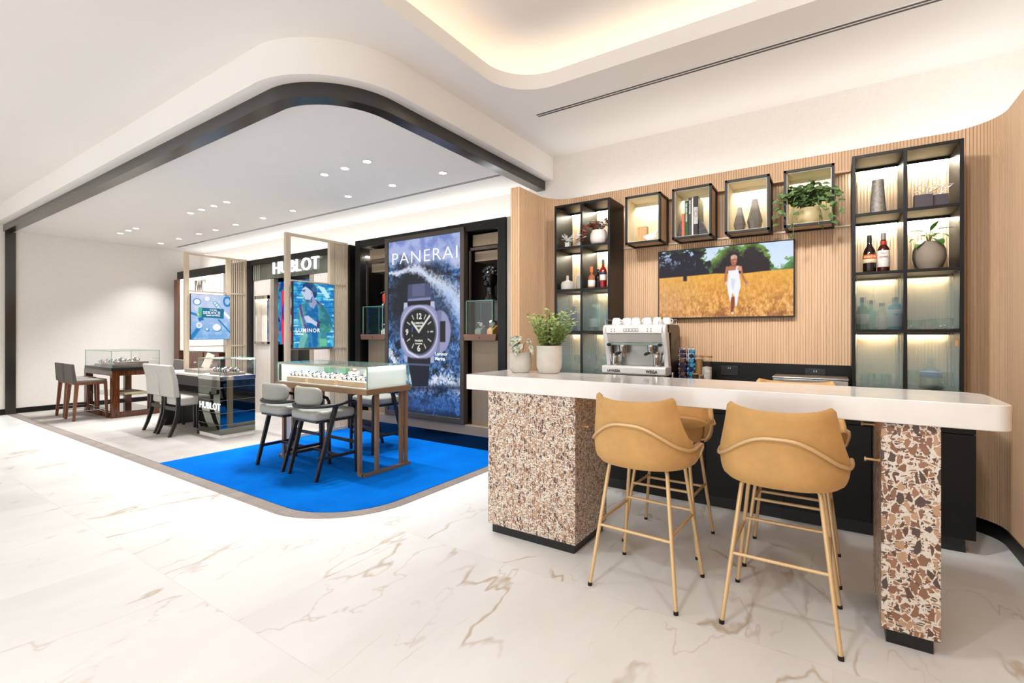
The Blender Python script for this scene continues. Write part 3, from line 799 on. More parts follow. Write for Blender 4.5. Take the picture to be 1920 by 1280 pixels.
# ------------------------------------------------------------------ television
def noisy(P, sx, sy, seed, oct=5, gain=0.55): return fbm(P.W, P.H, sx, sy, seed, oct, gain)
def tv_picture():
    P = Pic(340, 192, 0.567, (214, 232, 250))
    def q(px, py):
        top = 246 - 0.0885 * px; bot = 1147 - 0.012 * px
        return ((px + 14) / 1846.0, (py - top) / (bot - top))
    P.a[:] = np.array([[[206, 226, 250]]]) * (1 - P.y[..., None]) + np.array([[[246, 250, 252]]]) * P.y[..., None]
    n1 = noisy(P, 14, 8, 3); n2 = noisy(P, 30, 18, 11)
    def trees(outline, dark, light, amt, seed):
        xs = [a for a, _ in outline]; ys = [c for _, c in outline]
        nn = noisy(P, 22, 14, seed, 5, 0.65); edge = np.interp(P.x + (nn - 0.5) * 0.10 + (noisy(P, 9, 7, seed + 50) - 0.5) * 0.08, xs, ys)
        m = (P.y - edge) / 0.02 + (nn - 0.5) * 8
        d = np.clip((P.y - edge) / 0.13 + (0.45 - nn) * 2.2, 0, 1)[..., None]
        col = np.array(light) * (1 - d) + np.array(dark) * d
        m = np.clip(m * 0.5 + 0.5, 0, 1)[..., None]; P.a = P.a * (1 - m) + col * m
    trees([(0, 1.2), (0.40, 1.2), (0.405, 0.24), (0.44, 0.16), (0.50, 0.1), (0.53, 0.02), (0.58, -0.05), (0.62, -0.02), (0.68, 0.04), (0.70, -0.05), (0.78, -0.04), (0.83, 0.08), (0.86, 0.26), (0.88, 0.32), (0.885, 1.2), (1, 1.2)], (40, 30, 32), (110, 150, 66), 1, 21)
    trees([(0, 1.2), (0.855, 1.2), (0.86, 0.36), (0.9, 0.33), (0.94, 0.3), (0.97, 0.24), (1, 0.2)], (38, 78, 46), (104, 160, 84), 1, 31)
    trees([(0, -0.1), (0.22, -0.08), (0.37, -0.06), (0.385, 0.16), (0.40, 0.24), (0.42, 0.36), (0.425, 1.2), (1, 1.2)], (36, 33, 44), (92, 128, 66), 1, 41)
    # sky glinting through the left-hand crown
    gl = np.clip((noisy(P, 26, 16, 55, 4, 0.7) - 0.56) * 14, 0, 1) * (P.x < 0.30) * (P.y < 0.30) * np.clip(1.3 - P.y * 4.2, 0, 1)
    P.put(gl * 0.9, (190, 214, 246))
    # the golden field
    fy = np.interp(P.x, [0, 0.3, 0.45, 0.66, 0.8, 1.0], [0.395, 0.385, 0.375, 0.40, 0.385, 0.375])
    g1 = noisy(P, 60, 20, 61, 5, 0.7); g2 = noisy(P, 10, 8, 71, 4); g3 = vnoise(P.W, P.H, 150, 26, 5)
    f = np.clip((P.y - fy) * 1.6, 0, 1)[..., None]
    col = np.array((238, 174, 72)) * (1 - f) + np.array((216, 152, 86)) * f
    col = col + ((g1 - 0.5) * 150 * (0.25 + f[..., 0]))[..., None] * np.array((1, 0.95, 0.8)) + ((g3 - 0.5) * 60 * f[..., 0])[..., None]
    haze = np.clip(1 - np.hypot(P.x - 0.0, (P.y - 0.75) * 0.8) * 2.4, 0, 1)[..., None]
    col = col * (1 - 0.55 * haze) + np.array((216, 172, 140)) * 0.55 * haze
    dk = np.clip((P.y - 0.8) * 4 + (g2 - 0.62) * 5, 0, 1)[..., None] * 0.5 * (P.x > 0.35)[..., None]
    col = col * (1 - dk) + np.array((128, 74, 40)) * dk
    m = np.clip((P.y - fy) * 80 + 0.5, 0, 1)[..., None]; P.a = P.a * (1 - m) + col * m
    P.poly([q(355, 560), q(412, 560), q(412, 640), q(358, 640)], (40, 34, 40))
    # walking woman in a white dress
    sk, sk2, wh = (186, 116, 84), (226, 160, 128), (244, 244, 252)
    def pl(pts, c): P.poly([q(*p) for p in pts], c)
    pl([(1042, 860), (1092, 860), (1085, 1000), (1062, 1080), (1036, 1090), (1036, 1040)], (134, 72, 50))
    P.ell(*q(1058, 1085), 0.011, 0.018, (240, 214, 200))
    P.line([q(985, 450), q(968, 560), q(964, 640), q(982, 680)], 0.017, sk); P.ell(*q(980, 672), 0.011, 0.028, (246, 196, 178))
    P.line([q(1172, 448), q(1190, 560), q(1225, 640), q(1262, 690)], 0.016, sk); P.ell(*q(1260, 694), 0.010, 0.022, (232, 150, 130))
    pl([(985, 448), (1040, 426), (1110, 424), (1182, 440), (1150, 500), (1000, 510)], sk); pl([(1120, 428), (1175, 436), (1180, 500), (1150, 500)], sk2)
    pl([(1000, 498), (1140, 484), (1152, 560), (1166, 640), (1170, 720), (1140, 830), (1118, 985), (1095, 985), (1090, 860), (1060, 805), (1030, 930), (1012, 860), (988, 720), (1000, 600)], wh)
    pl([(1112, 438), (1136, 432), (1122, 490), (1104, 490)], wh)
    pl([(1040, 600), (1100, 620), (1070, 780), (1040, 690)], (220, 222, 236))
    pl([(1052, 390), (1104, 390), (1108, 436), (1046, 440)], (150, 84, 62))
    P.ell(*q(1078, 350), 0.024, 0.072, (176, 106, 80)); P.ell(*q(1078, 312), 0.024, 0.036, (214, 176, 152)); P.ell(*q(1090, 352), 0.010, 0.045, (206, 138, 110))
    P.line([q(1062, 345), q(1072, 345)], 0.006, (80, 44, 34)); P.line([q(1088, 342), q(1098, 342)], 0.006, (90, 50, 40)); P.line([q(1066, 388), q(1092, 386)], 0.005, (150, 60, 56))
    return P
PICM = screen_mat('lit_screen', 0.84)
tv = thing('television', 'flat screen on the oak wall showing a woman in white walking through a golden field', 'screen', (-0.832, 4.69, 1.536))
MB(tv).box(-1.400, -0.264, 4.645, 4.692, 1.530, 2.180).obj('bezel', BLK2, tv, bev=0.003)
tv_picture().mesh('screen', PICM, (-1.390, 4.6435, 1.542), (1.116, 0, 0), (0, 0, 0.628), tv)

# ------------------------------------------------------------------ plants
def leaf(b, base, d, up, L, W, bend=0.5, nu=6, tipw=0.0, fold=0.15, shape=0.8):
    """one curved leaf blade, base point, direction d, roughly facing up"""
    d = Vector(d).normalized(); up = Vector(up); sd = d.cross(up)
    sd = sd.normalized() if sd.length > 1e-4 else Vector((1, 0, 0)); n = sd.cross(d).normalized()
    p = Vector(base); vs = []; fs = []; dirv = d.copy()
    for i in range(nu + 1):
        t = i / nu; w = W * 0.5 * (math.sin(PI * min(1, t ** shape)) if 0 < t < 1 else 0.02)
        a = -bend * t
        dv = d * math.cos(a) + n * math.sin(a); nn = n * math.cos(a) - d * math.sin(a)
        if i: p = p + dv * (L / nu)
        vs += [p - sd * w + nn * (w * fold), p.copy(), p + sd * w + nn * (w * fold)]
        if i: k = (i - 1) * 3; fs += [(k, k + 1, k + 4, k + 3), (k + 1, k + 2, k + 5, k + 4)]
    b.add(vs, fs)
def leaf_mat(name, c0, c1, edge=None, scale=14):
    t = NT(name); n = t.noise(t.coords(), scale, 3)
    t.link(t.ramp(n.outputs['Fac'], [(0.32, lin(c0)), (0.68, lin(c1))]), t.b.inputs['Base Color']); t.b.inputs['Roughness'].default_value = 0.45
    t.b.inputs['Subsurface Weight'].default_value = 0.0; return t.m
GRN = leaf_mat('fresh_leaf', (98, 128, 52), (176, 194, 116), scale=30); DGRN = leaf_mat('dark_leaf', (38, 70, 34), (92, 128, 72), scale=40); STEMG = leaf_mat('green_stem', (96, 110, 52), (130, 140, 70))
SOIL = mat('dark_soil', (44, 34, 26), 0.95, bump=0.6, bscale=120)
def pot(t, prof, m, name='pot', soil=None, seg=32):
    o = MB().lathe(prof, seg=seg).obj(name, m, t, smooth=50)
    if soil: MB().lathe([(soil[0], soil[1] - 0.008), (soil[0], soil[1]), (0, soil[1] + 0.004)], seg=20).obj('soil', SOIL, o)
    return o
# round pot with three broad silver leaves
t = thing('potted_plant', 'small round concrete pot with broad silver-veined leaves on the counter', 'potted plant', (-1.955, 3.05, 1.099))
pot(t, [(0.0, 0.0), (0.058, 0.0), (0.070, 0.008), (0.083, 0.04), (0.086, 0.075), (0.082, 0.115), (0.077, 0.150), (0.071, 0.152), (0.069, 0.135), (0, 0.135)], CONC, soil=(0.070, 0.138))
def begonia():
    tt = NT('silver_leaf'); v = tt.coords(); n = tt.noise(v, 45, 3)
    tt.link(tt.ramp(n.outputs['Fac'], [(0.35, lin((92, 98, 78))), (0.5, lin((166, 168, 146))), (0.68, lin((208, 206, 188)))]), tt.b.inputs['Base Color']); tt.b.inputs['Roughness'].default_value = 0.5; return tt.m
BEG = begonia()
for base, d, L, W, bend in (((0.0, -0.02, 0.275), (-0.1, -0.75, -0.55), 0.115, 0.115, 0.3), ((0.015, -0.055, 0.225), (0.12, -0.55, -0.8), 0.11, 0.10, 0.2), ((-0.03, -0.03, 0.235), (-0.75, -0.3, -0.5), 0.075, 0.06, 0.4), ((0.05, 0.0, 0.245), (0.75, -0.3, -0.1), 0.06, 0.045, 0.9), ((0.095, -0.02, 0.21), (0.5, -0.2, -1), 0.09, 0.035, 0.1), ((-0.03, 0.02, 0.255), (-0.9, 0.1, 0.0), 0.065, 0.05, 0.8)):
    b = MB(); leaf(b, base, d, (0, -0.6, 0.8), L, W, bend, 8, fold=0.12, shape=0.62); b.obj('leaf', BEG, t, smooth=180)
b = MB()
for e in ((0.0, -0.02, 0.275), (0.015, -0.055, 0.225), (-0.03, -0.03, 0.235), (0.05, 0.0, 0.245), (-0.03, 0.02, 0.255)):
    b.tube([(e[0] * 0.3, e[1] * 0.3, 0.13), (e[0] * 0.6, e[1] * 0.6, e[2] * 0.8), e], 0.0025, 6)
b.tube([(0.05, 0, 0.245), (0.08, -0.01, 0.24), (0.095, -0.02, 0.21)], 0.002, 6)
b.obj('stem', mat('reddish_stem', (150, 104, 76), 0.6), t)
# tall pot with a bushy small-leaved plant
t = thing('potted_plant', 'taller concrete pot with a dense bush of small bright green leaves on the counter', 'potted plant', (-1.735, 3.10, 1.099))
pot(t, [(0.0, 0.0), (0.064, 0.0), (0.076, 0.012), (0.092, 0.045), (0.094, 0.08), (0.094, 0.203), (0.087, 0.204), (0.085, 0.185), (0, 0.185)], CONC, soil=(0.086, 0.188))
r = random.Random(5); lb = MB(); sb = MB()
for s in range(66):
    a = r.uniform(0, 2 * PI); k = math.sqrt(r.random()); tilt = k * 0.52 + r.uniform(-0.06, 0.06); L = r.uniform(0.15, 0.31)
    if math.cos(a) > 0.3: L *= 1.05
    d = Vector((math.cos(a) * math.sin(tilt) + 0.10, math.sin(a) * math.sin(tilt) * 0.9, math.cos(tilt))); b0 = Vector((math.cos(a) * k * 0.06, math.sin(a) * k * 0.06, 0.185))
    pts = [b0 + d * (L * q) + Vector((0, 0, -0.03 * q * q)) for q in (0, 0.35, 0.7, 1)]; sb.tube(pts, [0.0022, 0.0018, 0.0014, 0.0008], 5)
    for q in range(11):
        u = 0.12 + 0.88 * q / 10; p = b0 + d * (L * u) + Vector((0, 0, -0.03 * u * u)); aa = q * 2.4 + s
        ld = Vector((math.cos(aa), math.sin(aa), r.uniform(0.1, 0.8))) + d * 0.4
        leaf(lb, p, ld, (0, -0.4, 0.9), r.uniform(0.030, 0.048), r.uniform(0.016, 0.023), 0.5, 4)
lb.obj('foliage', GRN, t, smooth=180); sb.obj('stem', STEMG, t)
# trailing plant in the fourth box
t = thing('potted_plant', 'trailing variegated plant in a beige pot inside the rightmost wall box', 'potted plant', (-0.160, 4.56, BZ))
pot(t, [(0, 0), (0.06, 0), (0.082, 0.03), (0.09, 0.07), (0.078, 0.13), (0.070, 0.135), (0.068, 0.12), (0, 0.12)], mat('beige_glaze', (196, 176, 132), 0.4), soil=(0.069, 0.122))
r = random.Random(9); lb = MB(); sb = MB()
for s in range(58):
    a = r.uniform(0, 2 * PI); ca, sa = math.cos(a), math.sin(a)
    sa = -abs(sa) if r.random() < 0.75 else sa * 0.6
    reach = r.uniform(0.05, 0.17); h = r.uniform(0.10, 0.24); pts = []
    drop = 0.0
    if s < 9: drop = r.uniform(0.16, 0.34); reach = 0.21 if s % 2 else 0.18; sa = -0.95; ca = (-0.95, 0.75, -0.5, 0.85, 0.35, -0.85, 0.6, -0.9, 0.8)[s]; h = 0.17
    for q in range(9):
        u = q / 8; rr = reach * min(1, u * 1.7); z = 0.12 + h * math.sin(PI * min(u, 0.62) / 1.24) * 0.9 - (drop * max(0, u - 0.45) / 0.55 if drop else 0) - 0.02 * u
        y = sa * rr
        if drop: y = min(y, -0.158) if u > 0.5 else y
        pts.append(Vector((max(-0.175, min(0.16, ca * rr)) if not drop else ca * rr * 1.1, min(0.10, y), z)))
    sb.tube(pts, 0.0018, 5)
    for q in range(2, 9):
        p = pts[q]; aa = r.uniform(0, 2 * PI); ld = Vector((math.cos(aa), math.sin(aa) - 0.6, r.uniform(-0.9, 0.3)))
        leaf(lb, p, ld, (0, -0.7, 0.7), r.uniform(0.05, 0.068), r.uniform(0.04, 0.052), 0.5, 4, fold=0.2, shape=0.75)
VAR = leaf_mat('variegated_leaf', (40, 76, 36), (132, 156, 96), scale=55)
lb.obj('foliage', VAR, t, smooth=180); sb.obj('stem', STEMG, t)
# red-leaved plant, left shelf
t = thing('potted_plant', 'white round bowl with trailing dark red leaves on the top row of the left shelf', 'potted plant', (-1.925, 4.44, 2.265))
pot(t, [(0, 0), (0.05, 0.0), (0.078, 0.025), (0.088, 0.065), (0.082, 0.11), (0.066, 0.145), (0.058, 0.146), (0.056, 0.13), (0, 0.13)], mat('rosy_white_glaze', (224, 212, 202), 0.4), soil=(0.058, 0.13))
REDL = leaf_mat('red_leaf', (92, 30, 26), (178, 82, 66), scale=30); r = random.Random(3); lb = MB(); sb = MB(); pb = MB()
for s in range(26):
    a = r.uniform(0, 2 * PI); drop = s < 4
    pts = []
    for q in range(7):
        u = q / 6
        if drop: pts.append(Vector((-0.03 - 0.095 * min(1, u * 2) - 0.012 * s, -0.03 - 0.075 * min(1, u * 2.2), 0.14 + 0.045 * math.sin(PI * min(1, u * 1.4)) - 0.15 * max(0, u - 0.35))))
        else: pts.append(Vector((math.cos(a) * 0.10 * u, math.sin(a) * 0.09 * u, 0.135 + r.uniform(0.06, 0.11) * u ** 0.7)))
    sb.tube(pts, 0.0015, 5)
    for q in (2, 3, 4, 5, 6, 4, 5, 6):
        aa = r.uniform(0, 2 * PI); ld = Vector((math.cos(aa), math.sin(aa) - 0.4, r.uniform(-0.5, 0.6)))
        leaf(pb if (s + q) % 5 == 0 else lb, pts[q], ld, (0, -0.6, 0.8), r.uniform(0.038, 0.055), r.uniform(0.024, 0.034), 0.4, 4)
lb.obj('foliage', REDL, t, smooth=180); pb.obj('foliage', leaf_mat('pale_leaf', (150, 168, 150), (196, 206, 190)), t, smooth=180); sb.obj('stem', STEMG, t)
# green-leaved plant, right shelf
t = thing('potted_plant', 'big round grey-brown pot with broad green leaves on the right shelf', 'potted plant', (RXR, 4.47, 1.838))
pot(t, [(0, 0), (0.060, 0), (0.062, 0.012), (0.082, 0.04), (0.094, 0.09), (0.090, 0.14), (0.072, 0.192), (0.066, 0.195), (0.062, 0.18), (0, 0.18)], mat('taupe_clay', (146, 132, 116), 0.7, bump=0.1), soil=(0.064, 0.182))
for i, (dx, dy, dz, L, W, hz, bend) in enumerate(((-0.9, -0.5, 0.35, 0.13, 0.06, 0.24, 1.3), (-0.7, -0.7, -0.1, 0.12, 0.06, 0.215, 0.9), (0.75, -0.6, 0.35, 0.13, 0.065, 0.245, 1.3), (0.5, -0.8, 0.0, 0.125, 0.075, 0.225, 1.1), (-0.8, 0.1, 0.45, 0.11, 0.05, 0.27, 0.7), (0.9, 0.0, 0.35, 0.13, 0.045, 0.275, 0.5), (0.3, -0.3, 0.8, 0.09, 0.045, 0.275, 0.5), (0.1, -0.9, 0.3, 0.10, 0.06, 0.24, 1.0))):
    b = MB(); base = (dx * 0.02, dy * 0.02, hz); leaf(b, base, (dx, dy, dz), (0, 0, 1), L, W, bend, 8, fold=0.1)
    l = b.obj('leaf', leaf_mat('broad_leaf', (58, 104, 34), (110, 156, 60), scale=22) if i == 0 else bpy.data.materials['broad_leaf'], t, smooth=180)
    MB().tube([(0, 0, 0.175), (dx * 0.01, dy * 0.01, (0.175 + hz) / 2), base], 0.0028, 6).obj('stem', STEMG, l)

# ------------------------------------------------------------------ ornaments
t = tag(MB().box(-0.047, 0.047, -0.03, 0.03, 0, 0.155).obj('wooden_block', dark_wood('pale_striped_wood', (176, 130, 78), (214, 176, 122), 0.5, (40, 40, 1)), bev=0.003), 'upright block of striped pale wood in the leftmost wall box', 'ornament'); t.location = (-1.525, 4.57, BZ)
t = thing('bird_figurine', 'white glazed bird figurine beside the wood block in the leftmost wall box', 'figurine', (-1.425, 4.49, BZ))
b = MB(); b.sph((0, 0, 0.034), (0.06, 0.032, 0.034), 18, 12); b.tube([(0.03, 0, 0.045), (0.046, 0, 0.062), (0.05, 0, 0.076)], [0.02, 0.014, 0.013], 12); b.sph((0.052, 0, 0.08), (0.017, 0.014, 0.014), 14, 9)
b.tube([(-0.045, 0, 0.038), (-0.068, 0, 0.045)], [0.016, 0.006], 10); b.obj('body', WHITEC, t, smooth=180)
MB().tube([(0.066, 0, 0.08), (0.082, 0, 0.077)], [0.006, 0.002], 8).obj('beak', WHITEC, t)
# books
GB = 'books standing in the second wall box'
def book(x, w, h, d, c, label, words=None, wc=None, y=4.46):
    t = thing('book', label, 'book', (x, y, BZ), group=GB)
    cm = mat('cloth_' + words[0].lower() if words else 'cloth_plain', c, 0.6)
    MB().prism([(-w / 2, d), (-w / 2, 0.003), (-w / 2 + 0.003, 0), (w / 2 - 0.003, 0), (w / 2, 0.003), (w / 2, d), (w / 2 - 0.002, d), (w / 2 - 0.002, 0.004), (-w / 2 + 0.002, 0.004), (-w / 2 + 0.002, d)], 0, h).obj('cover', cm, t)
    MB().box(-w / 2 + 0.0025, w / 2 - 0.0025, 0.005, d - 0.004, 0.003, h - 0.003).obj('pages', mat('paper', (228, 222, 208), 0.9) if 'paper' not in bpy.data.materials else bpy.data.materials['paper'], t)
    if words:
        M = Matrix.Translation((x - w * 0.22, y - 0.0006, BZ + h * 0.93)) @ Matrix.Rotation(R(90), 4, 'X') @ Matrix.Rotation(R(-90), 4, 'Z')
        text_mesh(words[1], w * 0.62, 0.0006, M, mat('ink_' + words[0][:4], wc, 0.6), 'spine_lettering', t, bold=0.0006)
    return t
book(-1.121, 0.026, 0.205, 0.15, (226, 104, 82), 'shorter coral red book in the second wall box')
book(-1.092, 0.028, 0.318, 0.22, (28, 82, 38), 'dark green book with white spine lettering in the second wall box', ('green', 'THE GREEN GARDEN'), (220, 228, 216))
book(-1.062, 0.028, 0.340, 0.22, (66, 62, 62), 'dark grey book with white spine lettering in the second wall box', ('grey', 'FINE WATCHES'), (230, 228, 224))
book(-1.040, 0.014, 0.332, 0.21, (226, 222, 214), 'thin white book in the second wall box')
t = book(-1.012, 0.036, 0.345, 0.22, (38, 36, 36), 'thick black book with a watch photo on its spine in the second wall box', None)
b = MB(); b.box(-0.0175, 0.0175, -0.0006, 0.001, 0.10, 0.25); b.obj('spine_photo', mat('photo_grey', (186, 182, 176), 0.5, var=0.2, vscale=30), t)
MB().tube([(0.013 * math.cos(a), -0.001, 0.19 + 0.028 * math.sin(a)) for a in [2 * PI * k / 20 for k in range(20)]], 0.0014, 5, closed=True).obj('spine_photo', BLK, t)
MB().box(0.018, 0.0186, 0.01, 0.20, 0.0, 0.34).obj('cover_photo', mat('photo_dark', (70, 72, 66), 0.4, var=0.9, vscale=16), t)
t = thing('bookend', 'dark marbled wedge bookend left of the coral book in the second wall box', 'bookend', (-1.137, 4.48, BZ))
MB().prism([(-0.042, 0), (0, 0), (0, 0.15), (-0.008, 0.15)], 0, 0.10, 'y').obj('wedge', mat('black_marble', (44, 44, 46), 0.25, var=0.9, vscale=22), t, bev=0.002)
t = thing('bookend', 'dark marbled wedge bookend right of the thick black book in the second wall box', 'bookend', (-0.988, 4.46, BZ))
MB().prism([(0, 0), (0.075, 0), (0.02, 0.13), (0, 0.14)], 0, 0.10, 'y').obj('wedge', bpy.data.materials['black_marble'], t, bev=0.002)
# faceted smoky vases
def smoky():
    t = NT('smoky_glass'); tc = t.new('ShaderNodeTexCoord'); sp = t.new('ShaderNodeSeparateXYZ'); t.link(tc.outputs['Generated'], sp.inputs[0])
    t.link(t.ramp(sp.outputs[2], [(0.3, lin((132, 122, 112))), (0.62, lin((150, 140, 130))), (0.8, lin((205, 198, 188)))]), t.b.inputs['Base Color'])
    t.b.inputs['Roughness'].default_value = 0.12; t.b.inputs['Transmission Weight'].default_value = 0.35; t.b.inputs['Alpha'].default_value = 0.92; return t.m
SMK = smoky()
def facet_vase(x, y, h, w, label):
    o = MB().lathe([(w * 0.30, 0), (w * 0.36, h * 0.02), (w * 0.5, h * 0.30), (w * 0.30, h * 0.68), (w * 0.16, h), (w * 0.13, h), (w * 0.27, h * 0.66), (w * 0.42, h * 0.3), (w * 0.28, h * 0.06), (0, h * 0.05)], seg=10).obj('vase', SMK, smooth=0)
    o.location = (x, y, BZ); o.rotation_euler = (0, 0, 0.3); return tag(o, label, 'vase')
facet_vase(-0.665, 4.53, 0.208, 0.100, 'smaller faceted smoky glass vase in the third wall box'); facet_vase(-0.550, 4.55, 0.266, 0.124, 'larger faceted smoky glass vase in the third wall box')
# left shelf, top left: two small spiky silver sculptures on blocks
def spiky(x, y, z, s, label):
    t = thing('spiky_sculpture', label, 'sculpture', (x, y, z), group='silver twig sculptures'); r = random.Random(int(s * 1000))
    MB().box(-0.03 * s, 0.03 * s, -0.025 * s, 0.025 * s, 0, 0.075 * s).obj('base', mat('silver_block', (206, 202, 196), 0.3, 0.4) if 'silver_block' not in bpy.data.materials else bpy.data.materials['silver_block'], t, bev=0.002)
    b = MB()
    for k in range(26):
        a = r.uniform(0, 2 * PI); e = r.uniform(-0.4, 1.4); d = Vector((math.cos(a) * math.cos(e), math.sin(a) * math.cos(e) * 0.6, math.sin(e)))
        c = Vector((0, 0, 0.11 * s)); b.tube([c - d * 0.03 * s, c + d * r.uniform(0.06, 0.12) * s], 0.0028, 5)
    b.obj('spikes', mat('bright_silver', (226, 222, 216), 0.3, 0.3) if 'bright_silver' not in bpy.data.materials else bpy.data.materials['bright_silver'], t)
spiky(-2.262, 4.43, 2.265, 0.8, 'spiky silver twig sculpture at the left of the top row of the left shelf'); spiky(-2.165, 4.52, 2.265, 0.85, 'spiky silver twig sculpture beside the red-leaved plant on the left shelf')
t = MB().lathe([(0.0, 0), (0.062, 0), (0.068, 0.008), (0.068, 0.062), (0.055, 0.085), (0.022, 0.095), (0.015, 0.10), (0.013, 0.148), (0.009, 0.148), (0.009, 0.1), (0, 0.1)], seg=28).obj('bottle_vase', mat('speckled_stoneware', (190, 184, 174), 0.7, var=0.1, vscale=90)); t.location = (-2.265, 4.43, 1.838); tag(t, 'squat speckled stoneware bottle vase on the left shelf', 'vase')
t = MB().lathe([(0.0, 0), (0.042, 0), (0.044, 0.006), (0.044, 0.12), (0.038, 0.14), (0.03, 0.145), (0.028, 0.135), (0, 0.13)], seg=28).obj('cylinder_vase', bpy.data.materials['speckled_stoneware']); t.location = (-2.15, 4.50, 1.838); tag(t, 'taller plain stoneware cylinder vase beside the squat bottle vase', 'vase')
t = MB().lathe([(0, 0), (0.050, 0), (0.050, 0.02), (0.040, 0.17), (0.036, 0.26), (0.030, 0.26), (0.034, 0.17), (0, 0.16)], seg=22).obj('tapered_vase', mat('hammered_pewter', (150, 142, 132), 0.5, 0.2, var=0.3, vscale=60, bump=0.7, bscale=60)); t.location = (RXL, 4.47, 2.265); tag(t, 'tall tapered hammered grey vase on the top row of the right shelf', 'vase')
# two star-rod sculptures on dark blocks
SLATE = mat('dark_plum_block', (72, 62, 68), 0.5)
def star(x, y, w, h, label, pts):
    t = thing('star_sculpture', label, 'sculpture', (x, y, 2.265), group='wire star sculptures')
    MB().box(-w / 2, w / 2, -0.025, 0.025, 0, h).obj('base', SLATE, t, bev=0.002)
    b = MB()
    for p, q in pts: b.tube([Vector(p) + Vector((0, 0, h)), Vector(q) + Vector((0, 0, h))], 0.0022, 5)
    b.obj('rods', mat('dull_silver', (170, 160, 150), 0.3, 0.9) if 'dull_silver' not in bpy.data.materials else bpy.data.materials['dull_silver'], t)
A = [(-0.058, 0, 0.087), (0.03, -0.02, 0.125), (0.10, 0.02, 0.05), (-0.05, 0.02, 0.03), (0.01, 0, 0.0), (0.07, 0, 0.035)]
star(0.530, 4.43, 0.102, 0.100, 'wire star sculpture on the larger dark block on the right shelf', [(A[0], A[4]), (A[0], A[5]), (A[1], A[4]), (A[1], A[3]), (A[3], A[2]), (A[4], A[2])])
Bq = [(0.02, 0, 0.128), (0.068, -0.01, 0.066), (-0.06, 0.0, 0.03), (-0.01, 0, 0.0), (0.0, 0, 0.0), (-0.04, 0.02, 0.075)]
star(0.626, 4.455, 0.078, 0.094, 'wire star sculpture on the smaller dark block on the right shelf', [(Bq[0], Bq[4]), (Bq[0], Bq[5]), (Bq[1], Bq[2]), (Bq[1], Bq[5]), (Bq[2], Bq[4]), (Bq[3], Bq[1])])

# ------------------------------------------------------------------ bottles
def bottle(x, y, z, prof, gm, label, cap=None, capm=None, bands=(), word=None, group=None, sx=1.0, sy=1.0):
    t = thing('bottle', label, 'bottle', (x, y, z), group=group)
    MB().lathe(prof, seg=20, sx=sx, sy=sy).obj('body', gm, t, smooth=50)
    if cap: MB().lathe(cap, seg=16).obj('cap', capm, t)
    for i, (z0, z1, r, m) in enumerate(bands): MB().lathe([(r * 0.99, z0), (r, z0 + 0.0005), (r, z1 - 0.0005), (r * 0.99, z1)], seg=20, sx=sx, sy=sy).obj('label', m, t, smooth=60)
    if word:
        w, size, wz, r, m = word
        text_mesh(w, size, 0.001, facing_front(x, y - r * sy - 0.0012, z + wz), m, 'lettering', t, align='CENTER')
    return t
DK = mat('dark_brown_glass', (34, 20, 14), 0.1, var=0.1); REDG = mat('red_liqueur', (142, 18, 22), 0.12, var=0.1); AMB = mat('amber_liqueur', (160, 92, 58), 0.12)
LBLW = mat('label_white', (230, 224, 214), 0.6); LBLR = mat('label_red', (190, 52, 36), 0.5); LBLO = mat('label_orange', (226, 112, 34), 0.45); GINK = glassy('green_bottle_glass', (104, 172, 124), 0.08, 0.3); BLUG = glassy('aqua_bottle_glass', (84, 192, 222), 0.08, 0.25); CLR = glass('clear_tableware', (0.88, 0.93, 0.92), 0.05, 1.8)
CREAMB = mat('label_cream', (220, 206, 170), 0.6); INKR = mat('ink_red', (186, 40, 34), 0.5); INKW = mat('ink_white', (236, 230, 220), 0.5); INKB = mat('ink_blue', (52, 92, 160), 0.5); GREYF = mat('grey_foil', (150, 140, 136), 0.4, 0.3)
bottle(-2.00, 4.43, 1.838, [(0, 0), (0.034, 0), (0.036, 0.004), (0.036, 0.10), (0.030, 0.125), (0.013, 0.14), (0.011, 0.19), (0, 0.19)], AMB, 'amber liqueur bottle with an orange cap on the left shelf', [(0.015, 0.165), (0.0155, 0.215), (0.013, 0.22), (0, 0.22)], LBLO, [(0.02, 0.085, 0.0368, LBLW)])
bottle(-1.965, 4.52, 1.838, [(0, 0), (0.036, 0), (0.036, 0.11), (0.03, 0.135), (0.012, 0.15), (0.012, 0.2), (0, 0.2)], DK, 'dark brown bottle behind the amber bottle on the left shelf')
bottle(-1.875, 4.43, 1.838, [(0, 0), (0.033, 0), (0.034, 0.004), (0.034, 0.17), (0.026, 0.19), (0.013, 0.21), (0.012, 0.235), (0, 0.235)], REDG, 'tall red liqueur bottle with a dark cap on the left shelf', [(0.0135, 0.225), (0.0135, 0.28), (0, 0.282)], mat('olive_foil', (88, 76, 60), 0.5), [(0.075, 0.13, 0.0345, LBLW), (0.132, 0.155, 0.0345, mat('label_navy', (42, 50, 84), 0.5))])
bottle(0.226, 4.43, 1.838, [(0, 0), (0.038, 0), (0.040, 0.005), (0.041, 0.13), (0.034, 0.165), (0.017, 0.20), (0.013, 0.225), (0.013, 0.25), (0, 0.25)], DK, 'dark cream-liqueur bottle with an orange label on the right shelf', [(0.0145, 0.222), (0.0145, 0.277), (0, 0.278)], mat('black_foil', (36, 44, 34), 0.4), [(0.125, 0.132, 0.0425, LBLO), (0.10, 0.125, 0.0418, LBLO), (0.072, 0.10, 0.0416, CREAMB)], ('BAILEYS', 0.019, 0.108, 0.0418, INKW))
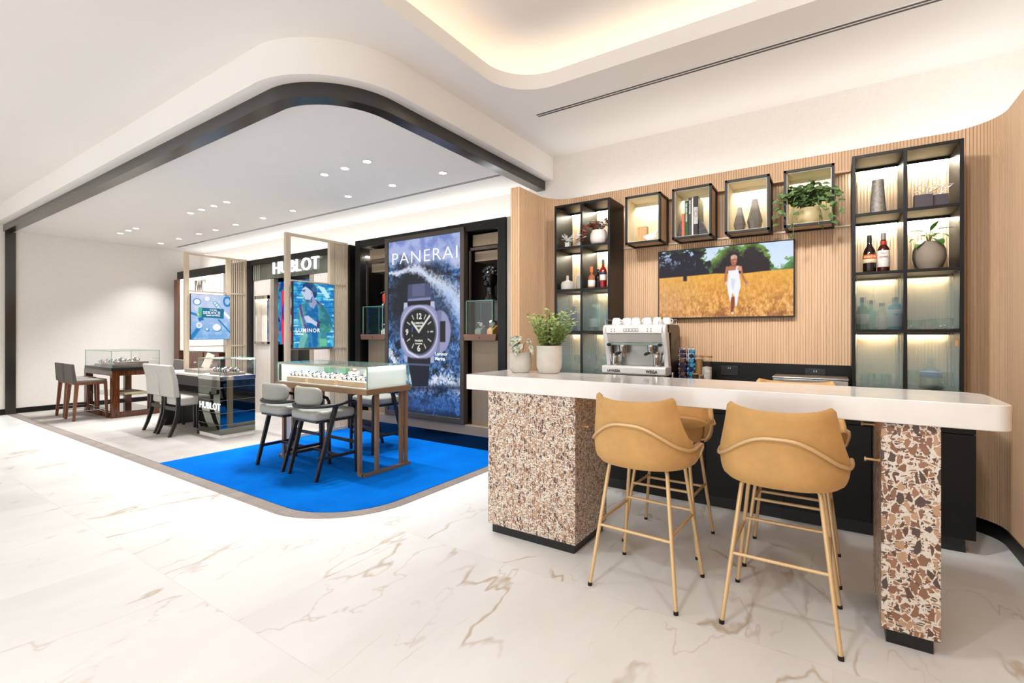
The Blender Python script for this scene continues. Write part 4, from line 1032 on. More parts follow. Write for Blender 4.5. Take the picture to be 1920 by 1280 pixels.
bottle(0.307, 4.42, 1.838, [(0, 0), (0.034, 0), (0.036, 0.005), (0.036, 0.16), (0.030, 0.18), (0.015, 0.20), (0.014, 0.235), (0, 0.235)], mat('deep_red_glass', (64, 18, 16), 0.12), 'dark red fruit-cup bottle with a white label on the right shelf', [(0.0155, 0.235), (0.0155, 0.284), (0, 0.285)], GREYF, [(0.035, 0.155, 0.0366, LBLW), (0.196, 0.225, 0.0165, LBLR)], ('PIMMS', 0.019, 0.10, 0.0372, INKR))
text_mesh('No.1', 0.017, 0.001, facing_front(0.307, 4.42 - 0.0382, 1.838 + 0.128), INKR, 'lettering', [o for o in C.objects if o.get('label', '').startswith('dark red fruit-cup')][0], align='CENTER')
bottle(0.185, 4.45, 1.42, [(0, 0), (0.036, 0), (0.038, 0.005), (0.038, 0.13), (0.030, 0.165), (0.015, 0.18), (0.013, 0.21), (0, 0.21)], GINK, 'green gin bottle, dark cap, front left behind fluted glass on the right shelf', [(0.0165, 0.2), (0.0165, 0.24), (0, 0.24)], BLK, [(0.04, 0.115, 0.0386, mat('label_pinkwhite', (226, 206, 196), 0.6))])
bottle(0.378, 4.43, 1.42, [(0, 0), (0.044, 0), (0.046, 0.005), (0.046, 0.155), (0.040, 0.172), (0.018, 0.185), (0.015, 0.2), (0, 0.2)], BLUG, 'square aqua blue gin bottle behind fluted glass on the right shelf', [(0.0165, 0.195), (0.0165, 0.23), (0, 0.23)], BLK, [(0.02, 0.145, 0.0466, mat('label_paleblue', (216, 226, 232), 0.6))], ('GIN', 0.02, 0.10, 0.047, INKB), sy=0.72)
bottle(0.245, 4.58, 1.42, [(0, 0), (0.034, 0), (0.034, 0.13), (0.014, 0.165), (0.013, 0.2), (0, 0.2)], GINK, 'green bottle at the back of the gin compartment on the right shelf', [(0.015, 0.195), (0.015, 0.225), (0, 0.225)], BLK)
bottle(0.305, 4.55, 1.42, [(0, 0), (0.038, 0), (0.038, 0.12), (0.014, 0.155), (0.013, 0.18), (0, 0.18)], CLR, 'clear bottle with a pink label behind the gin bottles on the right shelf', [(0.015, 0.175), (0.015, 0.2), (0, 0.2)], BLK, [(0.02, 0.1, 0.0386, mat('label_pink', (222, 170, 158), 0.6))])
bottle(0.575, 4.47, 1.005, [(0, 0), (0.06, 0), (0.062, 0.01), (0.055, 0.12), (0.02, 0.15), (0.016, 0.19), (0, 0.19)], CLR, 'clear decanter with a blue band in the lowest right compartment of the right shelf', [(0.02, 0.188), (0.022, 0.21), (0, 0.212)], CLR, [(0.075, 0.115, 0.061, mat('label_blue', (40, 96, 196), 0.4))])
bottle(-2.00, 4.48, 1.42, [(0, 0), (0.036, 0), (0.036, 0.16), (0.014, 0.19), (0.013, 0.24), (0, 0.24)], CLR, 'clear bottle with a white label behind fluted glass on the left shelf', [(0.015, 0.235), (0.015, 0.27), (0, 0.27)], WHITEC, [(0.04, 0.12, 0.0366, LBLW)])
bottle(-1.87, 4.52, 1.42, [(0, 0), (0.038, 0), (0.038, 0.15), (0.014, 0.18), (0.013, 0.22), (0, 0.22)], mat('pale_blue_bottle', (150, 180, 206), 0.2), 'pale blue bottle behind fluted glass on the left shelf')
bottle(-2.03, 4.60, 1.42, [(0, 0), (0.045, 0), (0.045, 0.2), (0.014, 0.24), (0.013, 0.28), (0, 0.28)], mat('sea_green_bottle', (40, 120, 120), 0.2), 'sea green bottle at the back behind fluted glass on the left shelf')
bottle(-2.22, 4.50, 1.42, [(0, 0), (0.04, 0), (0.04, 0.17), (0.014, 0.2), (0.013, 0.25), (0, 0.25)], mat('navy_bottle', (36, 70, 140), 0.2), 'navy blue bottle behind the left fluted pane of the left shelf')
# glassware
def tumbler(x, y, z, r, h, label, name='tumbler', cat='glass', g=None, prof=None):
    o = MB().lathe(prof or [(0, 0), (r * 0.85, 0), (r, h), (r * 0.95, h), (r * 0.8, h * 0.12), (0, h * 0.12)], seg=20).obj(name, CLR, smooth=50); o.location = (x, y, z)
    return tag(o, label, cat, g)
GT = 'glass tumblers in the lowest left compartment of the right shelf'
for i, (x, y) in enumerate(((0.20, 4.45), (0.28, 4.44), (0.36, 4.46), (0.24, 4.56), (0.33, 4.57))): tumbler(x, y, 1.005, 0.034, 0.085, 'small glass tumbler behind fluted glass, lowest left compartment of the right shelf', g=GT)
GT2 = 'wine glasses in the lowest compartments of the left shelf'
wg = [(0, 0), (0.034, 0), (0.034, 0.003), (0.004, 0.006), (0.004, 0.07), (0.02, 0.085), (0.036, 0.12), (0.03, 0.17), (0.029, 0.17), (0.034, 0.12), (0.018, 0.09), (0, 0.085)]
for x, y in ((-2.27, 4.46), (-2.18, 4.50), (-1.98, 4.46), (-1.88, 4.48)): tumbler(x, y, 1.005, 0.03, 0.1, 'stemmed wine glass behind fluted glass in the lowest row of the left shelf', 'wine_glass', 'glass', GT2, wg)
bowlp = [(0, 0), (0.04, 0), (0.06, 0.02), (0.085, 0.07), (0.081, 0.07), (0.056, 0.024), (0, 0.01)]
tumbler(0.50, 4.54, 1.42, 0, 0, 'wide clear glass bowl at the left behind the upper right fluted pane', 'glass_bowl', 'bowl', None, [(r * 0.75, z) for r, z in bowlp]); tumbler(0.64, 4.54, 1.42, 0, 0, 'clear glass bowl at the right behind the upper right fluted pane', 'glass_bowl', 'bowl', None, [(r * 0.8, z * 1.1) for r, z in bowlp])
tumbler(0.485, 4.60, 1.005, 0, 0, 'clear glass bowl left of the decanter on the right shelf', 'glass_bowl', 'bowl', None, [(r * 0.6, z * 1.6) for r, z in bowlp]); tumbler(0.655, 4.60, 1.005, 0, 0, 'clear glass bowl right of the decanter on the right shelf', 'glass_bowl', 'bowl', None, [(r * 0.6, z * 1.6) for r, z in bowlp])

# ------------------------------------------------------------------ coffee machine
SILV = mat('silver_enamel', (216, 213, 208), 0.3, 0.12, var=0.02)
t = thing('coffee_machine', 'silver two-group espresso machine on the back bar', 'coffee machine', (-1.468, 4.13, 0.977)); W = 0.285
bd = MB().prism([(0.17, 0.07), (0.46, 0.07), (0.47, 0.10), (0.47, 0.44), (0.44, 0.485), (0.40, 0.495), (0.06, 0.495), (0.06, 0.42), (0.17, 0.42)], -W, W, 'x').obj('body', mat('dark_brown_enamel', (46, 36, 32), 0.3, var=0.1), t, bev=0.004)
b = MB()
for i in range(8): b.box(W, W + 0.0015, 0.40, 0.43, 0.16 + i * 0.036, 0.18 + i * 0.036)
b.obj('side_vents', mat('vent_tan', (130, 104, 84), 0.5), bd)
MB().box(-W + 0.03, W - 0.03, 0.163, 0.17, 0.12, 0.42).obj('splashback', STEEL, t)
side = [(0.0, 0.415), (-0.004, 0.455), (0.012, 0.488), (0.045, 0.497), (0.10, 0.497), (0.10, 0.44), (0.175, 0.10), (0.175, 0.05), (0.10, 0.05), (0.10, 0.11), (0.04, 0.33)]
for s in (-1, 1): MB().prism(side, s * W - (0.04 if s > 0 else 0), s * W + (0.04 if s < 0 else 0), 'x').obj('side_frame', SILV, t, bev=0.006)
tp = MB().prism([(0.0, 0.415), (-0.004, 0.455), (0.012, 0.488), (0.045, 0.497), (0.06, 0.497), (0.06, 0.415)], -W + 0.02, W - 0.02, 'x').obj('control_panel', SILV, t, bev=0.003)
b = MB()
for i in range(5):
    x = -0.075 + i * 0.028
    for dx, dz, w, h in ((0, 0.012, 0.022, 0.003), (0, -0.012, 0.022, 0.003), (-0.0095, 0, 0.003, 0.027), (0.0095, 0, 0.003, 0.027)): b.box(x + dx - w / 2, x + dx + w / 2, -0.0045, 0.02, 0.446 + dz - h / 2, 0.446 + dz + h / 2)
for x in (-0.20, -0.17, 0.13, 0.16):
    for z in (0.435, 0.455): b.box(x - 0.004, x + 0.004, -0.0045, 0.02, z - 0.004, z + 0.004)
b.obj('buttons', BLK2, tp)
MB().prism([(0.006, 0.412), (0.03, 0.412), (0.06, 0.335), (0.04, 0.335)], -W + 0.035, W - 0.035, 'x').obj('front_panel', mat('grey_enamel', (184, 179, 172), 0.35, 0.2), t)
MB().box(-W + 0.035, W - 0.035, 0.045, 0.06, 0.312, 0.333).obj('glass_strip', mat('green_grey_glass', (120, 134, 124), 0.1), t)
tr = MB().prism([(-0.012, 0.06), (-0.016, 0.115), (-0.004, 0.128), (0.17, 0.128), (0.17, 0.05), (0.01, 0.045)], -W - 0.004, W + 0.004, 'x').obj('drip_tray', SILV, t, bev=0.008)
MB().box(-W + 0.04, W - 0.04, 0.01, 0.16, 0.128, 0.131).obj('grille', STEEL, tr)
text_mesh('LAVAZZA', 0.028, 0.002, facing_front(-1.468 - 0.235, 4.13 - 0.0165, 0.977 + 0.073), BLK2, 'lettering', tr, bold=0.001)
text_mesh('WEGA', 0.034, 0.002, facing_front(-1.468 + 0.12, 4.13 - 0.0165, 0.977 + 0.073), BLK2, 'lettering', tr, bold=0.001)
for sx in (-0.24, 0.24):
    for y in (0.06, 0.40): MB().tube([(sx, y, -0.02), (sx, y, 0.07)], 0.016, 12).obj('foot', CHROME, t)
for x in (-0.13, 0.13):
    g = MB().lathe([(0, 0), (0.03, 0), (0.034, 0.02), (0.034, 0.075), (0, 0.075)], (x, 0.10, 0.265), 20).obj('group_head', CHROME, t)
    b = MB(); b.lathe([(0, 0), (0.03, 0), (0.033, 0.03), (0, 0.03)], (x, 0.10, 0.235), 20); b.tube([(x, 0.07, 0.248), (x, 0.03, 0.246)], 0.008, 8); b.tube([(x - 0.01, 0.10, 0.235), (x - 0.01, 0.095, 0.205)], 0.005, 8); b.tube([(x + 0.01, 0.10, 0.235), (x + 0.01, 0.095, 0.205)], 0.005, 8)
    b.obj('portafilter', CHROME, g); MB().tube([(x, 0.035, 0.246), (x, -0.01, 0.24), (x, -0.06, 0.235)], [0.011, 0.014, 0.012], 10).obj('portafilter_handle', RUB, g)
for x in (-0.235, 0.235): MB().tube([(x, 0.06, 0.36), (x, 0.04, 0.30), (x - 0.01 * (1 if x > 0 else -1), 0.05, 0.16)], 0.006, 8).obj('steam_wand', CHROME, t)
for x in (-0.232, 0.232): MB().tube([(x, 0.035, 0.315), (x, 0.0, 0.315)], 0.014, 10).obj('steam_knob', RUB, t)
b = MB(); b.tube([(-0.28, 0.06, 0.50), (-0.285, 0.06, 0.54), (-0.285, 0.36, 0.54), (-0.28, 0.36, 0.50)], 0.005, 6); b.tube([(0.28, 0.36, 0.50), (0.285, 0.36, 0.54), (-0.285, 0.36, 0.54)], 0.005, 6); b.obj('cup_rail', STEEL, t)
def jug(x, y, label, h=0.10):
    t = thing('milk_jug', label, 'jug', (x, y, 0.977 + 0.131)); MB().lathe([(0, 0), (0.032, 0), (0.034, 0.01), (0.028, h * 0.75), (0.031, h), (0.029, h), (0.026, h * 0.75), (0, 0.01)], seg=18).obj('body', CHROME, t)
    MB().tube([(0.028, 0, h * 0.85), (0.055, 0, h * 0.8), (0.055, 0, h * 0.3), (0.03, 0, h * 0.2)], 0.004, 6).obj('handle', CHROME, t); return t
jug(-1.468 - 0.19, 4.20, 'steel milk jug at the left on the espresso machine drip tray'); jug(-1.468 + 0.19, 4.20, 'steel milk jug at the right on the espresso machine drip tray', 0.12)
GC = 'white cups upside down on the espresso machine'
for i, (x, y) in enumerate(((-0.21, 0.12), (-0.105, 0.14), (-0.01, 0.11), (0.09, 0.14), (0.19, 0.12), (0.25, 0.20), (-0.16, 0.24), (0.04, 0.25))):
    t = thing('coffee_cup', 'white coffee cup upside down on the warming top of the espresso machine', 'cup', (-1.468 + x * 0.95, 4.13 + y, 0.977 + 0.496), group=GC)
    MB().lathe([(0.044, 0), (0.042, 0.02), (0.034, 0.055), (0.026, 0.062), (0, 0.062)], seg=20).obj('bowl', WHITEC, t)
    a = i * 1.3; MB().tube([(math.cos(a) * (0.037 + 0.016 * math.sin(q)), math.sin(a) * (0.037 + 0.016 * math.sin(q)), 0.03 + 0.018 * math.cos(q)) for q in [PI * k / 6 for k in range(7)]], 0.004, 6).obj('handle', WHITEC, t)
# capsule towers, jars, canister
CAPC = [mat('capsule_blue', (60, 150, 196), 0.3, 0.3), mat('capsule_navy', (34, 44, 92), 0.3, 0.4), mat('capsule_bronze', (120, 92, 64), 0.3, 0.6), mat('capsule_plum', (72, 48, 84), 0.3, 0.4)]
def tower(x, y, label, cols):
    t = thing('capsule_tower', label, 'capsule stand', (x, y, 0.957))
    MB().lathe([(0, 0), (0.036, 0), (0.036, 0.012), (0.01, 0.016), (0, 0.016)], seg=20).obj('base', CHROME, t)
    b = MB()
    for k in range(4):
        a = R(45 + 90 * k); b.tube([(math.cos(a) * 0.026, math.sin(a) * 0.026, 0.01), (math.cos(a) * 0.026, math.sin(a) * 0.026, 0.31)], 0.0025, 6)
    b.tube([(0.026 * math.cos(a), 0.026 * math.sin(a), 0.31) for a in [2 * PI * k / 16 for k in range(16)]], 0.0025, 6, closed=True); b.obj('rack', CHROME, t)
    for k in range(7):
        for s in range(3):
            a = R(-90 + 120 * s + 20); c = Vector((math.cos(a) * 0.014, math.sin(a) * 0.014, 0.04 + k * 0.039)); d = Vector((math.cos(a), math.sin(a), 0))
            MB().tube([c, c + d * 0.014, c + d * 0.0145, c + d * 0.016], [0.012, 0.017, 0.0185, 0.0185], 12).obj('capsule', CAPC[cols[(k + s) % len(cols)]], t)
tower(-1.118, 4.42, 'chrome tower of dark coffee capsules next to the espresso machine', (1, 2, 3)); tower(-1.046, 4.44, 'chrome tower of bright blue coffee capsules', (0, 0, 1))
def jar(x, y, r, h, fill, label, lid=True):
    t = thing('storage_jar', label, 'jar', (x, y, 0.957))
    MB().lathe([(0, 0), (r, 0), (r, h), (r * 0.96, h), (r * 0.96, 0.004), (0, 0.004)], seg=22).obj('glass', glass('jar_glass', (0.97, 0.98, 0.98)) if 'jar_glass' not in bpy.data.materials else bpy.data.materials['jar_glass'], t)
    if fill: o = MB().lathe([(0, 0.005), (r * 0.93, 0.005), (r * 0.93, fill[0]), (0, fill[0] + 0.008)], seg=22).obj('contents', fill[1], t); o['kind'] = 'stuff'
    MB().lathe([(0, h), (r * 1.05, h), (r * 1.05, h + 0.014), (0, h + 0.014)], seg=22).obj('lid', dark_wood('jar_lid_wood', (150, 108, 70), (186, 142, 98)) if 'jar_lid_wood' not in bpy.data.materials else bpy.data.materials['jar_lid_wood'], t)
jar(-0.995, 4.50, 0.040, 0.225, (0.2, mat('brown_sugar', (168, 120, 72), 0.8, var=0.3, vscale=60, bump=0.8, bscale=160)), 'glass jar of brown sugar behind the canister')
jar(-0.918, 4.46, 0.043, 0.225, (0.14, mat('paper_sachets', (214, 204, 192), 0.8, var=0.3, vscale=30, bump=0.9, bscale=40)), 'glass jar of folded paper sachets with a wooden lid')
t = thing('canister', 'small steel canister with a wooden lid in front of the jars', 'canister', (-0.945, 4.36, 0.957)); MB().lathe([(0, 0), (0.022, 0), (0.022, 0.075), (0, 0.075)], seg=18).obj('body', CHROME, t); MB().lathe([(0, 0.075), (0.023, 0.075), (0.023, 0.083), (0, 0.083)], seg=18).obj('lid', bpy.data.materials['jar_lid_wood'], t)
t = thing('canister', 'small dark glass canister with a wooden lid left of the steel canister', 'canister', (-0.995, 4.37, 0.957)); MB().lathe([(0, 0), (0.024, 0), (0.024, 0.08), (0, 0.08)], seg=18).obj('body', mat('dark_coffee_glass', (66, 48, 36), 0.15), t); MB().lathe([(0, 0.08), (0.026, 0.08), (0.026, 0.09), (0, 0.09)], seg=18).obj('lid', bpy.data.materials['jar_lid_wood'], t)
# ------------------------------------------------------------------ watches used in every display case
STRAPS = [mat('strap_navy', (40, 52, 84), 0.5), mat('strap_black', (34, 32, 32), 0.5), mat('strap_tan', (150, 108, 76), 0.5)]
DIALS = [mat('dial_white', (236, 234, 228), 0.3), mat('dial_dark', (36, 38, 46), 0.2), mat('dial_blue', (40, 56, 90), 0.2)]
PILLOW = mat('white_leather_pillow', (238, 232, 222), 0.6)
def make_watch(si, di):
    t = thing('watch', '', 'watch')
    MB().lathe([(0.012, -0.024), (0.019, -0.019), (0.022, 0), (0.019, 0.019), (0.012, 0.024)], seg=16).obj('pillow', PILLOW, t, smooth=60)
    o = [c for c in C.objects if c.parent == t][0]; o.rotation_euler = (0, R(90), 0); o.location = (0, 0, 0.027)
    b = MB(); n = 20
    for k in range(n):
        pass
    vs = []; fs = []
    for k in range(n):
        a = 2 * PI * k / n
        for x, r in ((-0.010, 0.0275), (0.010, 0.0275), (0.010, 0.0295), (-0.010, 0.0295)): vs.append((x, math.cos(a) * r, 0.027 + math.sin(a) * r))
    for k in range(n):
        k2 = (k + 1) % n
        for q in range(4): fs.append((k * 4 + q, k * 4 + (q + 1) % 4, k2 * 4 + (q + 1) % 4, k2 * 4 + q))
    MB().add(vs, fs).obj('strap', STRAPS[si], t, smooth=60)
    T = Matrix.Translation((0, 0, 0.027)) @ Matrix.Rotation(R(42), 4, 'X') @ Matrix.Translation((0, 0, 0.029))
    b = MB(); b.M = T; b.lathe([(0, -0.001), (0.019, -0.001), (0.021, 0.002), (0.021, 0.006), (0.018, 0.009), (0.0, 0.009)], seg=20); b.tube([(0.021, 0, 0.004), (0.025, 0, 0.004)], 0.003, 8)
    c = b.obj('case', CHROME, t)
    b = MB(); b.M = T; b.lathe([(0, 0.0092), (0.0165, 0.0092), (0.0165, 0.0097), (0, 0.0097)], seg=20); b.obj('dial', DIALS[di], c)
    return t
_proto = [make_watch(0, 0), make_watch(1, 1), make_watch(2, 0), make_watch(0, 2)]
_used = set()
def watch(k, x, y, z, rz, label, group=None, s=1.0):
    p = _proto[k % 4]
    if k % 4 in _used: p = dup(p)
    else: _used.add(k % 4)
    p.location = (x, y, z); p.rotation_euler = (0, 0, rz); p.scale = (s, s, s); p['label'] = label
    if group: p['group'] = group
    return p
def glass_case(par, x0, x1, y0, y1, z0, z1, name='glass_case', th=0.006, edge=True):
    """five panes with green polished edges"""
    b = MB(par)
    b.box(x0, x1, y0, y0 + th, z0, z1 - th); b.box(x0, x1, y1 - th, y1, z0, z1 - th)
    b.box(x0, x0 + th, y0 + th, y1 - th, z0, z1 - th); b.box(x1 - th, x1, y0 + th, y1 - th, z0, z1 - th)
    b.box(x0, x1, y0, y1, z1 - th, z1)
    g = b.obj(name, GLASS, par)
    if edge:
        b = MB(par); e = 0.0035; q = 0.0006
        for x in (x0, x1):
            for y in (y0, y1): b.box(x - e - q, x + e + q, y - e - q, y + e + q, z0, z1 - th)
        for y in (y0, y1): b.box(x0, x1, y - e, y + e, z1 - th, z1 + q)
        for x in (x0, x1): b.box(x - e, x + e, y0, y1, z1 - th, z1 + q)
        b.obj('glass_edges', GEDGE, g)
    return g

# ------------------------------------------------------------------ right-hand boutique bay with the big watch poster
DBZ = mat('dark_bronze', (78, 70, 62), 0.38, 0.5, var=0.08); BZP = mat('bronze_panel', (142, 124, 102), 0.45, 0.35, var=0.05, stretch=(1, 1, 0.05), vscale=30); BROWN = mat('brown_leather', (110, 74, 58), 0.45)
bay = thing('display_bay', 'black framed wall bay with lit niches on both sides of the big watch poster', 'display wall', (-4.45, 4.80, 0))
b = MB(bay); b.box(-5.775, -5.665, 4.56, 5.14, 0.17, 2.735); b.box(-3.235, -3.125, 4.56, 5.14, 0.17, 2.735); b.box(-5.665, -3.235, 4.56, 5.14, 2.63, 2.735); b.obj('frame', BLK, bay, bev=0.003)
MB(bay).box(-5.775, -3.0, 4.59, 5.14, 0.0, 0.17).obj('plinth', mat('gloss_black', (14, 15, 18), 0.15), bay)
MB(bay).box(-5.665, -3.235, 4.55, 4.64, 0.17, 0.285).obj('sill', BZP, bay, bev=0.003)
MB(bay).box(-5.665, -3.235, 5.0, 5.10, 0.285, 2.63).obj('back_panel', mat('dark_brown_panel', (58, 48, 40), 0.5), bay)
b = MB(bay); b.box(-3.12, -2.95, 4.58, 5.1, 0.0, 2.735); b.obj('return_panel', mat('greige_panel', (190, 176, 160), 0.6), bay)
for nx0, nx1 in ((-5.60, -5.14), (-3.70, -3.27)):
    b = MB(bay); b.box(nx0 + 0.02, nx1 - 0.02, 4.66, 4.98, 2.46, 2.60); b.box(nx0 + 0.02, nx1 - 0.02, 4.70, 4.98, 2.28, 2.40); lb = b.obj('light_box', BZP, bay)
    b = MB(bay); b.box(nx0 - 0.01, nx0 + 0.012, 4.62, 4.645, 1.38, 2.44); b.box(nx1 - 0.012, nx1 + 0.01, 4.62, 4.645, 1.38, 2.44); b.box(nx0 - 0.01, nx1 + 0.01, 4.62, 4.645, 2.405, 2.44); b.obj('niche_frame', DBZ, bay)
    x = nx0 - 0.025 if nx0 < -4.5 else nx1 + 0.015
    MB(bay).box(x - 0.02, x + 0.02, 4.64, 4.96, 2.50, 2.515).obj('light_strip', emis('niche_light', (255, 244, 226), 25) if 'niche_light' not in bpy.data.materials else bpy.data.materials['niche_light'], bay)
    MB(bay).box(nx0 + 0.02, nx1 - 0.01, 4.64, 4.98, 0.285, 1.315).obj('pedestal', BZP, bay)
    sh = MB(bay).prism([(nx0 - 0.03, 1.385), (nx1 + 0.03, 1.385), (nx1 + 0.015, 1.31), (nx0 - 0.015, 1.31)], 4.535, 4.98, 'y').obj('shelf', BROWN, bay, bev=0.003)
    MB(bay).tube([((nx0 + nx1) / 2, 4.535, 1.345), ((nx0 + nx1) / 2, 4.530, 1.345)], 0.008, 10).obj('lock', BLK2, sh)
c1 = thing('glass_display_case', 'glass case under the small red model, left of the big watch poster', 'display case', (-5.40, 4.70, 1.386)); glass_case(c1, -5.61, -5.20, 4.57, 4.86, 1.386, 1.78)
c2 = thing('glass_display_case', 'glass case under the black bust, right of the big watch poster', 'display case', (-3.52, 4.70, 1.386)); glass_case(c2, -3.71, -3.32, 4.57, 4.86, 1.386, 1.79)
def watch_stand(x, y, z, m, label):
    t = thing('watch_stand', label, 'display stand', (x, y, z)); MB().prism([(-0.05, 0), (0.05, 0), (0.05, 0.11), (-0.05, 0.05)], -0.045, 0.045, 'x').obj('block', m, t, bev=0.002); return t
watch_stand(-5.28, 4.70, 1.386, PILLOW, 'white sloped watch stand in the glass case under the red model'); watch_stand(-3.60, 4.70, 1.386, mat('sage_card', (120, 134, 112), 0.7), 'sage green sloped watch stand in the glass case under the bust'); watch_stand(-3.40, 4.68, 1.386, mat('yellow_wood', (214, 160, 82), 0.5), 'yellow wooden watch stand in the glass case under the bust')
watch(1, -5.28, 4.70, 1.47, 0, 'dark watch on the white stand in the case under the red model', s=1.3); watch(1, -3.60, 4.70, 1.47, 0, 'watch on the sage green stand in the case under the bust', s=1.3); watch(2, -3.40, 4.68, 1.47, 0, 'watch on the yellow wooden stand in the case under the bust', s=1.3)
t = thing('model_ornament', 'small red model with silver handlebars on top of the left glass case', 'ornament', (-5.28, 4.70, 1.78))
RED = mat('gloss_red', (206, 58, 34), 0.25)
b = MB(); b.lathe([(0, 0.04), (0.04, 0.04), (0.055, 0.07), (0.058, 0.13), (0.05, 0.17), (0.03, 0.19), (0, 0.192)], seg=20, sy=0.8); b.obj('shield', RED, t, smooth=60); MB().tube([(-0.06, 0, 0.02), (-0.03, 0, 0.04), (0.03, 0, 0.04), (0.06, 0, 0.02)], 0.02, 10).obj('wheel_guard', WHITEC, t); MB().lathe([(0, 0), (0.03, 0), (0.034, 0.02), (0.028, 0.05), (0, 0.05)], seg=16).obj('wheel', RUB, t)
MB().tube([(-0.09, -0.01, 0.19), (-0.05, -0.02, 0.205), (0.05, -0.02, 0.205), (0.09, -0.01, 0.19)], 0.009, 8).obj('handlebar', CHROME, t)
t = thing('bust', 'glossy black sculpted head on top of the right glass case', 'sculpture', (-3.46, 4.72, 1.79))
GBK = mat('gloss_black_resin', (20, 19, 19), 0.16); r = random.Random(4)
b = MB(); b.lathe([(0, 0), (0.095, 0), (0.09, 0.02), (0.06, 0.07), (0.055, 0.12), (0.06, 0.16)], seg=20); b.sph((0, 0, 0.27), (0.085, 0.10, 0.125), 20, 14); b.sph((0, -0.08, 0.20), (0.04, 0.035, 0.035)); b.bar((0, -0.10, 0.29), (0, -0.118, 0.245), 0.022, 0.02); b.sph((-0.035, -0.086, 0.285), (0.022, 0.016, 0.012)); b.sph((0.035, -0.086, 0.285), (0.022, 0.016, 0.012)); b.sph((0, -0.098, 0.222), (0.028, 0.014, 0.01))
b.obj('head', GBK, t, smooth=70)
b = MB()
for k in range(90):
    a = r.uniform(0, 2 * PI); e = r.uniform(-0.1, 1.5); d = (math.cos(a) * math.cos(e), math.sin(a) * math.cos(e), math.sin(e))
    if d[1] < -0.55 and d[2] < 0.55: continue
    b.sph((d[0] * 0.095, d[1] * 0.105 + 0.01, 0.29 + d[2] * 0.11), r.uniform(0.02, 0.034), 8, 6)
b.obj('curly_hair', GBK, t, smooth=180)

